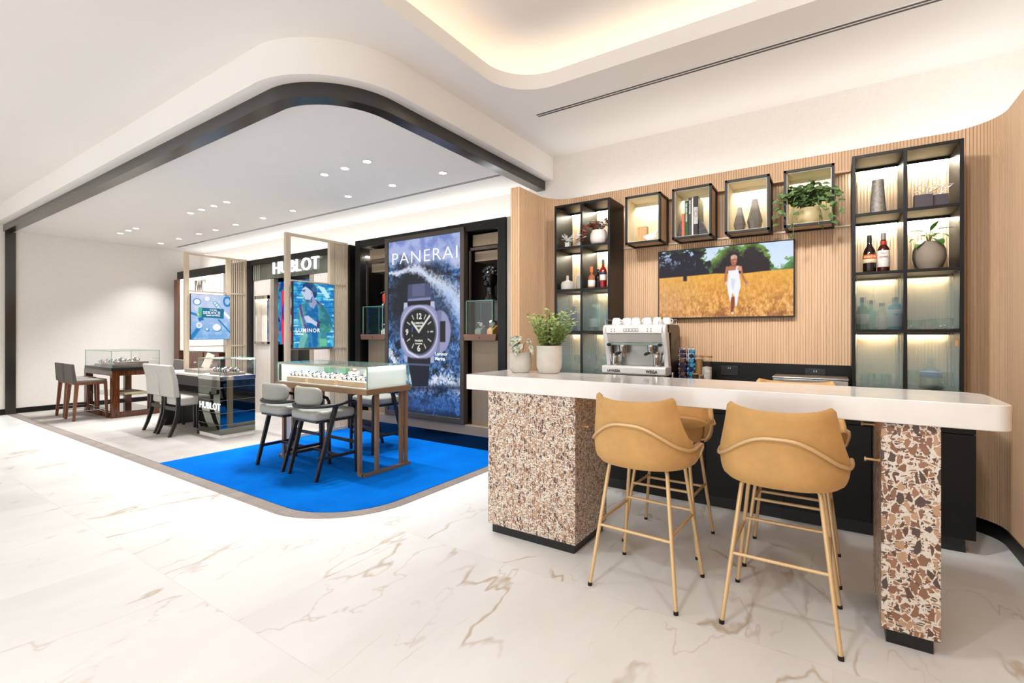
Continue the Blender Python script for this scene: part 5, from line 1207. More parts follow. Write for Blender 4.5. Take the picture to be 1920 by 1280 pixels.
# ------------------------------------------------------------------ the poster: a steel watch rising from a dark sea
def sea_picture():
    P = Pic(230, 408, 2.27 / 1.28); x, y = P.x, P.y; W, H = P.W, P.H
    n = fbm(W, H, 6, 10, 3, 6, 0.6); r1 = 1 - np.abs(2 * fbm(W, H, 9, 14, 17, 6, 0.62) - 1); r2 = 1 - np.abs(2 * fbm(W, H, 22, 34, 29, 5, 0.65) - 1); f3 = fbm(W, H, 50, 80, 43, 3, 0.7)
    def mixc(a, b, t): t = np.clip(t, 0, 1)[..., None]; return a * (1 - t) + np.array(b, float) * t
    img = np.zeros((H, W, 3)); img[:] = (24, 30, 44)
    img = mixc(img, (40, 84, 150), np.clip((r1 - 0.62) * 3.2, 0, 0.75) + (n - 0.45) * 0.5)
    img = mixc(img, (124, 172, 230), np.clip((r2 - 0.78) * 5, 0, 1) * np.clip((r1 - 0.5) * 3, 0, 1) * 0.8)
    # dark hollow of the wave
    hol = np.clip(1.25 - np.hypot((x - 0.42) / 0.46, (y - 0.34) / 0.24), 0, 1) + np.clip(1.1 - np.hypot((x - 0.70) / 0.24, (y - 0.44) / 0.17), 0, 1)
    img = mixc(img, (28, 27, 32), np.clip(hol * 1.6 + (n - 0.5) * 1.2, 0, 0.9))
    # pale sky
    sk = np.clip((0.165 + 0.10 * np.clip(x - 0.55, 0, 1) + (n - 0.5) * 0.14 - y) * 14, 0, 1)
    img = mixc(img, (170, 182, 226), sk); img = mixc(img, (112, 130, 196), sk * np.clip((n - 0.45) * 4, 0, 0.8)); img = mixc(img, (220, 226, 246), np.clip((y - 0.08) * 12, 0, 1) * sk * 0.8)
    # breaking crest running from upper left to the right edge
    cy = np.interp(x, [0, 0.3, 0.45, 0.6, 0.8, 1.0], [0.185, 0.17, 0.185, 0.235, 0.31, 0.40]); th = np.interp(x, [0, 0.4, 0.7, 1], [0.010, 0.025, 0.06, 0.10])
    cr = np.clip(1.3 - np.abs(y - cy + (n - 0.5) * 0.09) / th + (f3 - 0.5) * 1.4, 0, 1); img = mixc(img, (214, 224, 246), cr * 0.95)
    cr2 = np.clip(1 - np.abs(y - cy - 0.09 + (n - 0.5) * 0.15) / (th * 1.6) + (f3 - 0.5) * 2.2, 0, 1) * (x > 0.5); img = mixc(img, (96, 142, 214), cr2 * 0.45)
    # foam under the watch
    lo = np.interp(x, [0, 0.1, 0.3, 0.5, 0.75, 1.0], [0.66, 0.72, 0.815, 0.835, 0.79, 0.82])
    fo = np.clip(1.2 - np.abs(y - lo + (n - 0.5) * 0.06) / 0.045 + (f3 - 0.5) * 3.0, 0, 1); img = mixc(img, (224, 232, 248), fo * np.clip(0.45 + 0.6 * r2, 0, 1))
    deep = np.clip((y - 0.86) * 12, 0, 1); w = 0.5 + 0.5 * np.sin((y * 120 + x * 14 + n * 22)); img = mixc(img, (40, 86, 160), deep * (0.35 + 0.45 * w)); img = mixc(img, (18, 28, 50), np.clip((y - 0.955) * 30, 0, 1) * (n > 0.5) * 0.7)
    mid = np.clip(1 - np.abs(y - 0.855 + (x - 0.5) * 0.04) / 0.03, 0, 1); img = mixc(img, (22, 36, 66), mid * 0.8)
    P.a[:] = img
    k = P.asp; cx, cyy = 0.445, 0.533
    def E(r, c, ring=None, dx=0, dy=0): P.ell(cx + dx, cyy + dy, r / 1.28, r / 2.27, c, 0.006, ring)
    def X(v): return cx + v / 1.28
    def Y(v): return cyy + v / 2.27
    def Q(pts, c): P.poly([(X(a), Y(d)) for a, d in pts], c)
    Q([(-0.20, -0.62), (0.20, -0.62), (0.21, -0.40), (-0.21, -0.40)], (70, 76, 108)); Q([(-0.12, -0.62), (0.11, -0.62), (0.11, -0.46), (-0.12, -0.46)], (92, 98, 134)); Q([(-0.2, -0.43), (0.21, -0.44), (0.21, -0.405), (-0.2, -0.40)], (132, 142, 178))
    Q([(-0.21, -0.40), (0.22, -0.40), (0.22, -0.3), (-0.21, -0.3)], (26, 25, 30))
    for s in (-1, 1):
        Q([(s * 0.21, -0.385), (s * 0.275, -0.385), (s * 0.285, -0.25), (s * 0.2, -0.25)], (190, 192, 222)); Q([(s * 0.2, 0.28), (s * 0.275, 0.28), (s * 0.265, 0.40), (s * 0.21, 0.40)], (166, 170, 208))
    Q([(-0.21, 0.3), (0.21, 0.3), (0.20, 0.42), (-0.2, 0.42)], (32, 32, 40)); Q([(-0.19, 0.42), (0.19, 0.42), (0.17, 0.70), (-0.12, 0.72)], (30, 32, 46)); Q([(-0.2, 0.415), (0.2, 0.415), (0.2, 0.44), (-0.2, 0.44)], (84, 92, 130))
    P.ell(X(0.375), Y(0.0), 0.17 / 1.28, 0.265 / 2.27, (150, 150, 190), 0.006); Q([(0.28, -0.26), (0.40, -0.26), (0.36, 0.26), (0.28, 0.26)], (120, 122, 160)); Q([(0.37, -0.13), (0.46, -0.13), (0.46, 0.13), (0.37, 0.13)], (30, 30, 36))
    n8 = 28; pts = []
    for i in range(n8):
        a = 2 * PI * i / n8; e = 0.62; pts.append((0.352 * math.copysign(abs(math.cos(a)) ** e, math.cos(a)), 0.352 * math.copysign(abs(math.sin(a)) ** e, math.sin(a))))
    Q(pts, (118, 120, 160)); Q([(a * 0.97, d * 0.97) for a, d in pts], (150, 152, 190))
    E(0.338, (196, 196, 226)); E(0.318, (118, 118, 152)); E(0.30, (28, 27, 30)); P.line([(X(-0.29), Y(0.1)), (X(-0.2), Y(0.26)), (X(-0.02), Y(0.328))], 0.02, (214, 214, 238)); E(0.294, (120, 118, 140), 0.006); E(0.283, (30, 29, 31))
    for h in range(12):
        if h in (0, 3, 6, 9): continue
        a = R(h * 30 - 90); P.line([(X(0.19 * math.cos(a)), Y(0.19 * math.sin(a))), (X(0.245 * math.cos(a)), Y(0.245 * math.sin(a)))], 0.012, (226, 224, 214))
    P.line([(X(0.21), Y(0)), (X(0.245), Y(0))], 0.014, (226, 224, 214)); P.line([(X(0), Y(0)), (X(-0.125), Y(-0.125))], 0.024, (222, 222, 216)); P.line([(X(0), Y(0)), (X(0.19), Y(-0.20))], 0.024, (222, 222, 216)); P.line([(X(-0.12), Y(-0.06)), (X(-0.12), Y(0.0))], 0.009, (70, 120, 220)); P.line([(X(-0.12), Y(0.045)), (X(-0.12), Y(0.06))], 0.009, (220, 220, 220)); P.ell(X(0), Y(0), 0.012, 0.008, (200, 200, 200))
    return P
po = thing('poster', 'tall lit advertising poster of a steel watch rising from a stormy sea', 'poster', (-4.425, 4.56, 0.29))
b = MB(po); b.box(-5.12, -5.06, 4.535, 4.62, 0.29, 2.69); b.box(-3.785, -3.725, 4.535, 4.62, 0.29, 2.69); b.box(-5.06, -3.785, 4.535, 4.62, 2.635, 2.69); b.box(-5.06, -3.785, 4.535, 4.62, 0.29, 0.355); b.obj('frame', DBZ, po, bev=0.003)
MB(po).box(-5.06, -3.785, 4.556, 4.61, 0.355, 2.635).obj('light_box', BLK, po)
sea_picture().mesh('picture', PICM, (-5.06, 4.5545, 0.355), (1.275, 0, 0), (0, 0, 2.28), po)
LTW = emis('lit_white_print', (246, 246, 250), 1.0); LTD = emis('lit_cream_print', (228, 226, 214), 0.8)
text_mesh('PANERAI', 0.228, 0.002, facing_front(-5.01, 4.553, 2.325), LTW, 'lettering', po, bold=-0.003, space=1.13, sx=1.2)
zc = 0.355 + 2.28 * (1 - 0.533); xc = -5.06 + 1.275 * 0.445
for w, dx, dz, s, bo in (('12', 0, 0.165, 0.105, 0.003), ('6', 0, -0.255, 0.115, 0.003), ('9', -0.215, -0.04, 0.105, 0.003), ('LUMINOR', 0, 0.098, 0.038, 0.001), ('MARINA', 0, 0.06, 0.038, 0.001), ('PANERAI', 0, -0.13, 0.036, 0.001), ('Automatic', 0, -0.165, 0.03, 0.001), ('12', 0.165, -0.012, 0.03, 0.0005)):
    text_mesh(w, s, 0.001, facing_front(xc + dx, 4.553, zc + dz), LTD, 'lettering', po, bold=bo, align='CENTER')
text_mesh('Luminor\nMarina', 0.062, 0.001, facing_front(-4.21, 4.553, 0.355 + 2.28 * 0.335), LTW, 'lettering', po, bold=0.001)

# ------------------------------------------------------------------ middle bay with the glowing sign
PALEW = dark_wood('pale_grey_wood', (186, 176, 166), (212, 203, 194), 0.5, (10, 10, 1)); GRWOOD = dark_wood('grey_brown_wood', (120, 108, 98), (150, 138, 126), 0.5); GGL = mat('grey_green_gloss', (96, 98, 88), 0.08, 0.35)
m = thing('display_bay', 'black framed middle bay with a glowing white sign over pale wood panels', 'display wall', (-7.3, 4.8, 0))
b = MB(m); b.box(-8.67, -8.60, 4.56, 5.14, 0, 2.70); b.box(-6.02, -5.90, 4.56, 5.14, 0, 2.70); b.box(-8.60, -6.02, 4.56, 5.14, 2.61, 2.70); b.obj('frame', BLK, m, bev=0.003)
MB(m).box(-8.60, -6.02, 4.60, 4.66, 2.34, 2.61).obj('sign_panel', GGL, m)
b = MB(m)
for k in range(4): b.box(-8.59 + k * 0.06, -8.56 + k * 0.06, 4.585, 4.60, 2.34, 2.61)
b.obj('slats', mat('grey_slats', (126, 124, 112), 0.5), m)
b = MB(m); x0, x1 = -8.60, -8.06
b.box(x0, x1, 4.60, 4.70, 0.0, 1.22); b.box(x0, x1, 4.60, 4.70, 2.06, 2.335); b.box(x0, x0 + 0.09, 4.60, 4.70, 1.22, 2.06); b.box(x1 - 0.02, x1, 4.60, 4.70, 1.22, 2.06); b.obj('panel', PALEW, m)
MB(m).box(x1, x1 + 0.10, 4.60, 4.68, 0.0, 2.335).obj('panel', GRWOOD, m)
MB(m).box(-6.82, -6.02, 4.60, 5.0, 0.0, 2.335).obj('panel', PALEW, m); MB(m).box(-6.94, -6.82, 4.60, 5.0, 0.0, 2.335).obj('panel', GRWOOD, m)
vc = MB(m).box(x0 + 0.09, x1 - 0.02, 4.695, 4.70, 1.22, 2.06).obj('showcase_back', mat('warm_white_panel', (238, 230, 216), 0.6), m)
b = MB(m); b.box(x0 + 0.075, x1 - 0.02, 4.575, 4.61, 2.00, 2.06); b.box(x0 + 0.075, x1 - 0.02, 4.575, 4.61, 1.22, 1.255); b.box(x0 + 0.075, x0 + 0.10, 4.575, 4.61, 1.22, 2.06); b.box(x1 - 0.06, x1 - 0.02, 4.575, 4.61, 1.22, 2.06); b.obj('showcase_frame', CHROME, m)
MB(m).box(x0 + 0.12, x1 - 0.08, 4.665, 4.685, 1.995, 2.003).obj('light_strip', bpy.data.materials['niche_light'], m)
MB(m).box(-7.94, -6.94, 5.04, 5.10, 0.0, 2.335).obj('back_panel', mat('grey_olive_panel', (104, 102, 90), 0.3), m)
MB(m).box(-7.94, -6.94, 4.70, 5.04, 0.0, 0.92).obj('counter', mat('black_lacquer', (16, 15, 15), 0.2), m, bev=0.003)
HB = emis('glowing_white_letters', (250, 252, 255), 1.5)
sg = text_mesh('HUBLOT', 0.285, 0.03, facing_front(-7.955, 4.575, 2.41), HB, 'sign_lettering', m, bold=0.0, sx=1.12, space=1.06)
def dial_picture():
    P = Pic(150, 184, 1.08 / 0.88, (40, 150, 190)); n = fbm(150, 184, 7, 8, 5, 4)
    P.put(np.clip((n - 0.5) * 5, 0, 1), (20, 60, 130)); v = np.random.RandomState(3)
    cols = [(232, 40, 110), (30, 60, 200), (60, 200, 220), (250, 80, 130), (130, 40, 160), (90, 210, 120), (235, 240, 250), (20, 30, 90)]
    for i in range(46):
        x, y = v.rand(2); a = v.rand() * 6.28; l = 0.05 + 0.14 * v.rand(); w = 0.05 + 0.05 * v.rand()
        P.poly([(x, y), (x + l * math.cos(a), y + l * math.sin(a)), (x + l * math.cos(a) - w * math.sin(a), y + l * math.sin(a) + w * math.cos(a))], cols[i % 8])
    P.poly([(0.12, 0.12), (0.30, 0.2), (0.5, 0.55), (0.42, 1.0), (0.14, 1.0), (0.1, 0.6)], (232, 46, 92)); P.ell(0.5, 0.48, 0.36, 0.31, (34, 50, 190)); P.ell(0.5, 0.48, 0.30, 0.255, (206, 222, 240)); P.ell(0.5, 0.48, 0.30, 0.255, (40, 60, 120), ring=0.02)
    for h in range(24):
        a = R(h * 15); P.line([(0.5 + 0.24 * math.cos(a), 0.48 + 0.2 * math.sin(a)), (0.5 + 0.28 * math.cos(a), 0.48 + 0.235 * math.sin(a))], 0.012, (30, 40, 90))
    P.line([(0.2, 0.05), (0.36, 0.45)], 0.06, (30, 40, 120)); P.ell(0.5, 0.48, 0.10, 0.085, (120, 60, 140)); return P
ds = thing('advertising_screen', 'lit screen showing a multicoloured watch dial, inside the middle bay', 'screen', (-7.65, 4.79, 1.20))
MB(ds).box(-8.13, -7.17, 4.77, 4.81, 1.20, 2.31).obj('bezel', BLK2, ds); MB(ds).bar((-7.65, 4.81, 1.5), (-7.65, 5.04, 1.5), 0.2, 0.2, up=(0, 0, 1)).obj('bracket', BLK2, ds)
dial_picture().mesh('screen', PICM, (-8.12, 4.7685, 1.21), (0.94, 0, 0), (0, 0, 1.09), ds)
text_mesh('50', 0.13, 0.001, facing_front(-7.99, 4.7675, 1.66), mat('ink_purple', (96, 30, 110), 0.5), 'lettering', ds, bold=0.003)

# ------------------------------------------------------------------ left bay with the white panel
v = thing('display_bay', 'left bay with a white panel, dark beam and brown pillar at the far corner', 'display wall', (-10.2, 4.8, 0))
b = MB(v); b.box(-11.56, -8.69, 4.56, 5.14, 2.54, 2.70); b.box(-9.50, -8.69, 4.60, 5.14, 0, 2.54); b.obj('frame', BLK, v)
MB(v).box(-11.63, -11.40, 4.53, 5.14, 0, 2.535).obj('pillar', MACASSAR, v); MB(v).box(-11.40, -9.58, 4.55, 4.75, 1.05, 2.535).obj('panel', mat('warm_white_gloss', (244, 240, 234), 0.3), v)
MB(v).box(-11.40, -9.58, 4.70, 5.14, 0.0, 1.05).obj('panel', bpy.data.materials['warm_white_gloss'], v)
b = MB(v)      # three serif capitals cut as outlines
def gl(poly, x, s, z): b.prism([(x + a * s, z + c * s) for a, c in poly], 4.54, 4.552, 'y')
s = 0.225; z = 2.235; x = -10.73
gl([(0, 0), (0.3, 0), (0.3, 0.04), (0.2, 0.07), (0.2, 0.93), (0.3, 0.96), (0.3, 1), (0, 1), (0, 0.96), (0.1, 0.93), (0.1, 0.07), (0, 0.04)], x, s, z)
gl([(0, 1), (0.25, 1), (0.25, 0.96), (0.18, 0.93), (0.36, 0.28), (0.52, 1), (0.60, 1), (0.78, 0.28), (0.93, 0.93), (0.84, 0.96), (0.84, 1), (1.06, 1), (1.06, 0.96), (1.0, 0.93), (0.76, 0.0), (0.71, 0.0), (0.55, 0.66), (0.38, 0.0), (0.33, 0.0), (0.07, 0.93), (0, 0.96)], x + 0.06, s, z)
arc = [(0.5 + 0.46 * math.cos(R(a)), 0.5 + 0.53 * math.sin(R(a))) for a in range(45, 316, 15)]; ia = [(0.5 + 0.31 * math.cos(R(a)), 0.5 + 0.46 * math.sin(R(a))) for a in range(310, 49, -15)]
pa = [(0.52 + 0.44 * math.cos(R(a)), 0.5 + 0.53 * math.sin(R(a))) for a in range(40, 321, 14)]; pi_ = [(0.55 + 0.33 * math.cos(R(a)), 0.5 + 0.47 * math.sin(R(a))) for a in range(40, 321, 14)]
b.add([(x + 0.265 + q[0] * s, 4.54, z + q[1] * s) for q in pa] + [(x + 0.265 + q[0] * s, 4.54, z + q[1] * s) for q in pi_], [(i, i + 1, len(pa) + i + 1, len(pa) + i) for i in range(len(pa) - 1)])
gl([(0.80, 0.70), (0.84, 0.70), (0.84, 1.02), (0.80, 1.02)], x + 0.265, s, z)
b.obj('sign_lettering', mat('bronze_letter', (108, 92, 78), 0.4, 0.3), v)
MB(v).box(-11.05, -9.68, 4.50, 4.70, 0.74, 0.76).obj('shelf', MACASSAR, v); MB(v).box(-11.05, -9.68, 4.50, 4.70, 0.0, 0.74).obj('cabinet', MACASSAR, v)
for i, (a, c, z0, z1, lab) in enumerate(((-10.98, -10.35, 0.76, 1.03, 'open brown presentation box at the left on the far bay cabinet'), (-10.30, -9.72, 0.90, 1.03, 'upper brown presentation box at the right on the far bay cabinet'), (-10.30, -9.72, 0.76, 0.89, 'lower brown presentation box at the right on the far bay cabinet'))):
    t = thing('presentation_box', lab, 'box', ((a + c) / 2, 4.6, z0)); MB(t).box(a, c, 4.53, 4.68, z0, z1).obj('body', MACASSAR, t, bev=0.004); MB(t).box((a + c) / 2 - 0.06, (a + c) / 2 + 0.06, 4.526, 4.53, z0 + 0.05, z0 + 0.075).obj('clasp', CHROME, t)

# ------------------------------------------------------------------ champagne slatted partitions carrying screens
def partition(X, ya, yb, label):
    t = thing('slatted_partition', label, 'partition', (X, (ya + 4.55) / 2, 0)); z1 = 2.72
    b = MB(t)
    b.box(X - 0.025, X + 0.025, ya, ya + 0.065, 0.008, z1); b.box(X - 0.025, X + 0.025, yb, yb + 0.075, 0.008, z1); b.box(X - 0.025, X + 0.025, 4.53, 4.555, 0.008, z1)
    b.box(X - 0.024, X + 0.024, ya + 0.065, 4.53, z1 - 0.035, z1 - 0.001); b.box(X - 0.024, X + 0.024, ya + 0.065, 4.53, 0.009, 0.05)
    b.obj('frame', CHAMP, t, bev=0.002)
    b = MB(t)
    for z in (2.085, 1.175): b.box(X - 0.018, X + 0.018, ya + 0.06, 4.54, z, z + 0.022)
    b.obj('cross_rail', CHAMP, t)
    n = 6
    for k in range(n):
        y = yb + 0.075 + (4.53 - yb - 0.075) * (k + 0.7) / (n + 0.4)
        MB(t).box(X - 0.014, X + 0.014, y - 0.006, y + 0.006, 0.05, z1 - 0.035).obj('slat', CHAMP, t)
    return t
partition(-5.95, 3.59, 4.245, 'champagne slatted partition between the display table and the middle bay'); partition(-8.77, 3.56, 4.21, 'champagne slatted partition behind the pale chairs and mirrored cabinet')
def man_picture():
    P = Pic(150, 214, 0.88 / 0.615, (30, 130, 200)); W, H = P.W, P.H; n = fbm(W, H, 8, 10, 7, 5)
    P.put(np.clip((n - 0.42) * 4, 0, 1), (70, 190, 232)); r = np.random.RandomState(5)
    for i in range(11):
        y0 = 0.03 + i * 0.085; P.line([(0, y0 + 0.02), (1, y0 - 0.015)], 0.018, (20, 96, 168))
        for k in range(5):
            x = r.rand(); P.line([(x, y0 + 0.035), (x + 0.1, y0 + 0.033)], 0.03, (170, 230, 246))
    P.poly([(0.55, 0.02), (0.75, 0.05), (0.9, 0.2), (0.8, 0.22)], (190, 236, 250))
    P.poly([(0.06, 0.52), (0.14, 0.36), (0.28, 0.29), (0.45, 0.27), (0.62, 0.28), (0.78, 0.37), (0.9, 0.5), (0.97, 0.68), (0.86, 0.78), (0.80, 0.72), (0.84, 1.0), (0.1, 1.0), (0.2, 0.72)], (62, 138, 150))
    P.poly([(0.60, 0.30), (0.72, 0.34), (0.90, 0.52), (0.96, 0.68), (0.82, 0.76), (0.66, 0.62)], (44, 116, 132)); P.poly([(0.12, 0.44), (0.2, 0.36), (0.26, 0.55), (0.34, 0.8), (0.24, 1.0), (0.1, 1.0), (0.2, 0.72)], (112, 182, 176))
    P.poly([(0.26, 0.32), (0.55, 0.32), (0.60, 0.44), (0.58, 1.0), (0.36, 1.0), (0.32, 0.7)], (22, 104, 168)); P.line([(0.15, 0.36), (0.20, 0.5), (0.32, 0.76)], 0.06, (96, 74, 140)); P.line([(0.56, 0.28), (0.66, 0.34)], 0.04, (96, 60, 120))
    P.poly([(0.34, 0.22), (0.46, 0.18), (0.56, 0.30), (0.48, 0.40), (0.38, 0.36)], (150, 160, 196)); P.poly([(0.20, 0.10), (0.27, 0.06), (0.42, 0.06), (0.46, 0.18), (0.40, 0.26), (0.27, 0.27), (0.24, 0.235), (0.22, 0.22), (0.225, 0.195), (0.19, 0.175)], (196, 206, 232))
    P.poly([(0.24, 0.215), (0.27, 0.26), (0.40, 0.26), (0.44, 0.2), (0.44, 0.3), (0.32, 0.31), (0.23, 0.25)], (60, 90, 140)); P.poly([(0.20, 0.09), (0.22, 0.03), (0.34, -0.02), (0.48, 0.0), (0.56, 0.07), (0.56, 0.20), (0.50, 0.23), (0.44, 0.13), (0.36, 0.09), (0.28, 0.06)], (18, 66, 116)); P.ell(0.425, 0.155, 0.022, 0.028, (206, 160, 190)); P.line([(0.215, 0.125), (0.27, 0.115)], 0.018, (26, 60, 110)); P.ell(0.245, 0.138, 0.016, 0.008, (40, 70, 120))
    P.poly([(0.24, 0.52), (0.34, 0.50), (0.50, 0.58), (0.60, 0.62), (0.58, 0.68), (0.42, 0.62), (0.30, 0.61)], (208, 206, 236)); P.poly([(0.58, 0.57), (0.66, 0.60), (0.62, 0.70), (0.55, 0.67)], (66, 60, 110)); P.poly([(0.62, 0.62), (0.72, 0.62), (0.90, 0.7), (0.86, 0.78), (0.66, 0.70)], (60, 140, 128)); P.poly([(0.62, 0.86), (0.80, 0.86), (0.82, 0.98), (0.64, 0.98)], (110, 190, 150))
    P.put(np.clip((n - 0.55) * 3, 0, 0.25), (150, 220, 220)); return P
def service_picture():
    P = Pic(140, 170, 0.75 / 0.617, (196, 208, 236)); P.put(np.clip(P.y * 1.3 - 0.35, 0, 0.85), (104, 168, 226)); P.put(np.clip(P.x * P.x * 0.5, 0, 0.4), (150, 190, 236)); n = fbm(140, 170, 6, 7, 4, 3); P.put(np.clip((n - 0.55) * 3, 0, 0.3), (240, 240, 250))
    S = (34, 130, 196); Wt = (246, 248, 252)
    P.line([(0.0, 0.42), (0.3, 0.50)], 0.06, S); P.line([(0.0, 0.98), (0.2, 0.74)], 0.10, S); P.line([(0.7, 0.56), (1.0, 0.84)], 0.04, S); P.ell(0.93, 0.13, 0.09, 0.10, S, ring=0.045); P.ell(0.15, 0.16, 0.09, 0.07, Wt); P.ell(0.15, 0.17, 0.09, 0.07, S, ring=0.02); P.ell(0.4, 0.09, 0.06, 0.05, Wt)
    for i in range(4): P.ell(0.60 + i * 0.045, 0.17 + i * 0.045, 0.05, 0.035, Wt); P.ell(0.61 + i * 0.045, 0.18 + i * 0.045, 0.05, 0.035, S, ring=0.014)
    P.ell(0.2, 0.70, 0.085, 0.07, S); P.ell(0.2, 0.69, 0.08, 0.065, Wt); P.ell(0.2, 0.69, 0.045, 0.037, (190, 206, 230)); P.ell(0.66, 0.74, 0.12, 0.09, S); P.ell(0.65, 0.73, 0.11, 0.08, Wt); P.ell(0.41, 0.79, 0.05, 0.035, S); P.ell(0.4, 0.775, 0.035, 0.024, Wt); P.line([(0.86, 0.4), (0.97, 0.5)], 0.08, Wt)
    P.poly([(0.17, 0.53), (0.28, 0.5), (0.32, 0.57), (0.2, 0.6)], (20, 110, 180)); P.poly([(0.19, 0.29), (0.84, 0.31), (0.83, 0.53), (0.18, 0.505)], (18, 112, 150)); P.poly([(0.19, 0.29), (0.28, 0.293), (0.26, 0.506), (0.18, 0.505)], (90, 186, 150)); P.poly([(0.13, 0.44), (0.2, 0.42), (0.19, 0.5)], (220, 230, 150)); return P
def side_screen(X, y0, y1, z0, z1, pic, label, words):
    t = thing('advertising_screen', label, 'screen', (X, (y0 + y1) / 2, z0)); MB(t).box(X - 0.02, X + 0.02, y0, y1, z0, z1).obj('bezel', BLK2, t, bev=0.002)
    pic.mesh('screen', PICM, (X + 0.0215, y0 + 0.006, z0 + 0.006), (0, y1 - y0 - 0.012, 0), (0, 0, z1 - z0 - 0.012), t)
    for w, fy, fz, s, sp in words: text_mesh(w, s, 0.001, facing_right(X + 0.0228, y0 + fy * (y1 - y0), z0 + fz * (z1 - z0)), LTW, 'lettering', t, bold=0.001, space=sp)
side_screen(-5.900, 3.660, 4.285, 1.197, 2.083, man_picture(), 'lit screen of a man in a green jacket on the partition behind the display table', [('LUMINOR', 0.05, 0.245, 0.072, 1.2), ('Chrono', 0.05, 0.205, 0.036, 1.0)])
side_screen(-8.720, 3.625, 4.245, 1.295, 2.052, service_picture(), 'lit pale blue screen with watch parts and a green banner on the far partition', [('IT IS TIME', 0.47, 0.645, 0.026, 1.0), ('SERVICE', 0.30, 0.565, 0.068, 1.12), ('watch servicing', 0.38, 0.525, 0.034, 1.0)])

# ------------------------------------------------------------------ centre display table with glass case
TBL = mat('light_bronze', (150, 118, 88), 0.4, 0.45, var=0.06, stretch=(1, 1, 0.1), vscale=20); TRAYW = dark_wood('light_oak_tray', (176, 142, 104), (204, 172, 134), 0.5, (3, 20, 20))
t = thing('display_table', 'bronze-framed display table with a lit glass case of watches on the blue carpet', 'table', (-4.47, 3.33, 0.008)); x0, x1, y0, y1 = -5.245, -3.69, 3.045, 3.62
MB(t).box(x0, x1, y0, y1, 0.80, 0.855).obj('tabletop', TBL, t, bev=0.003)
for X, s in ((-3.755, -1), (-5.18, 1)):
    b = MB(t); b.box(X - 0.018, X + 0.018, 3.06, 3.67, 0.008, 0.036)
    for yy in (3.06, 3.634): b.box(min(X, X + s * 0.09), max(X, X + s * 0.09), yy, yy + 0.036, 0.0082, 0.0358)
    b.obj('foot', TBL, t)
    for yy, w, off in ((3.075, 0.034, s * 0.07), (3.225, 0.034, 0), (3.575, 0.036, s * 0.03), (3.615, 0.030, 0)):
        MB(t).box(X + off - w / 2, X + off + w / 2, yy - w / 2, yy + w / 2, 0.036, 0.80).obj('leg', TBL, t)
g = glass_case(t, x0 + 0.02, x1 - 0.015, y0 + 0.02, y1 - 0.02, 0.856, 1.072)
FROST = NT('frosted_white_panel'); FROST.b.inputs['Base Color'].default_value = (0.88, 0.92, 0.9, 1); FROST.b.inputs['Roughness'].default_value = 0.5
_t = FROST.new('ShaderNodeBsdfTranslucent'); _t.inputs['Color'].default_value = (0.92, 0.96, 0.95, 1); _x = FROST.new('ShaderNodeMixShader'); _x.inputs[0].default_value = 0.6
FROST.link(FROST.b.outputs[0], _x.inputs[1]); FROST.link(_t.outputs[0], _x.inputs[2]); FROST.link(_x.outputs[0], FROST.n['Material Output'].inputs['Surface']); FROST = FROST.m
b = MB(t); b.box(x0 + 0.03, x1 - 0.03, y1 - 0.042, y1 - 0.034, 0.857, 1.063); b.box(x1 - 0.034, x1 - 0.026, y0 + 0.03, y1 - 0.043, 0.857, 1.063); b.box(x0 + 0.03, x0 + 0.038, y0 + 0.06, y1 - 0.043, 0.857, 1.063); b.box(x0 + 0.03, x1 - 0.036, y0 + 0.03, y1 - 0.043, 0.857, 0.862)
b.obj('case_lining', FROST, t)
b = MB(t); b.box(x0 + 0.04, x1 - 0.04, y0 + 0.030, y0 + 0.040, 1.052, 1.062); b.box(x1 - 0.06, x1 - 0.045, y0 + 0.06, y1 - 0.06, 1.052, 1.062); b.obj('light_strip', emis('case_light', (246, 252, 255), 40), t); 
b = MB(t); b.box(x0 + 0.03, x1 - 0.03, y0 + 0.024, y0 + 0.029, 1.05, 1.066); b.box(x0 + 0.024, x0 + 0.030, y0 + 0.024, y0 + 0.03, 0.857, 1.066); b.obj('case_trim', CHAMP, t)
GW = 'watches on the trays in the lit display table'; r = random.Random(12)
for i, (a, c) in enumerate(((-5.10, -4.75), (-4.70, -4.25), (-4.20, -3.77))):
    tr = thing('display_tray', ('light oak tray at the left end of the lit display table', 'light oak tray in the middle of the lit display table', 'light oak tray at the right end of the lit display table')[i], 'tray', ((a + c) / 2, 3.2, 0.863))
    MB(tr).box(a, c, 3.10, 3.42, 0.863, 0.915).obj('body', TRAYW, tr, bev=0.003); MB(tr).box(a + 0.01, c - 0.01, 3.11, 3.41, 0.915, 0.917).obj('pad', PILLOW, tr)
    n = 5 if i == 0 else 6
    for k in range(n):
        for q in range(2):
            watch(k + q + i, a + 0.035 + (c - a - 0.07) * k / (n - 1), 3.15 + 0.13 * q, 0.918, 0, 'watch on a white pillow on the oak trays of the lit display table', GW, 0.82)
for i, (x, y, m_, lab) in enumerate(((-4.90, 3.50, mat('jade_card', (92, 150, 118), 0.6), 'left green display block at the back of the lit display table'), (-4.62, 3.50, bpy.data.materials['jade_card'], 'right green display block at the back of the lit display table'))):
    o = MB().box(-0.055, 0.055, -0.03, 0.03, 0, 0.14).obj('display_block', m_, bev=0.002); o.location = (x, y, 0.863); tag(o, lab, 'display block')
o = MB().lathe([(0, 0), (0.04, 0), (0.055, 0.03), (0.05, 0.07), (0.02, 0.10), (0.012, 0.13), (0, 0.13)], seg=18).obj('small_vase', mat('beige_stone', (184, 172, 150), 0.6)); o.location = (-4.23, 3.49, 0.863); tag(o, 'small beige stone vase inside the lit display table', 'vase')
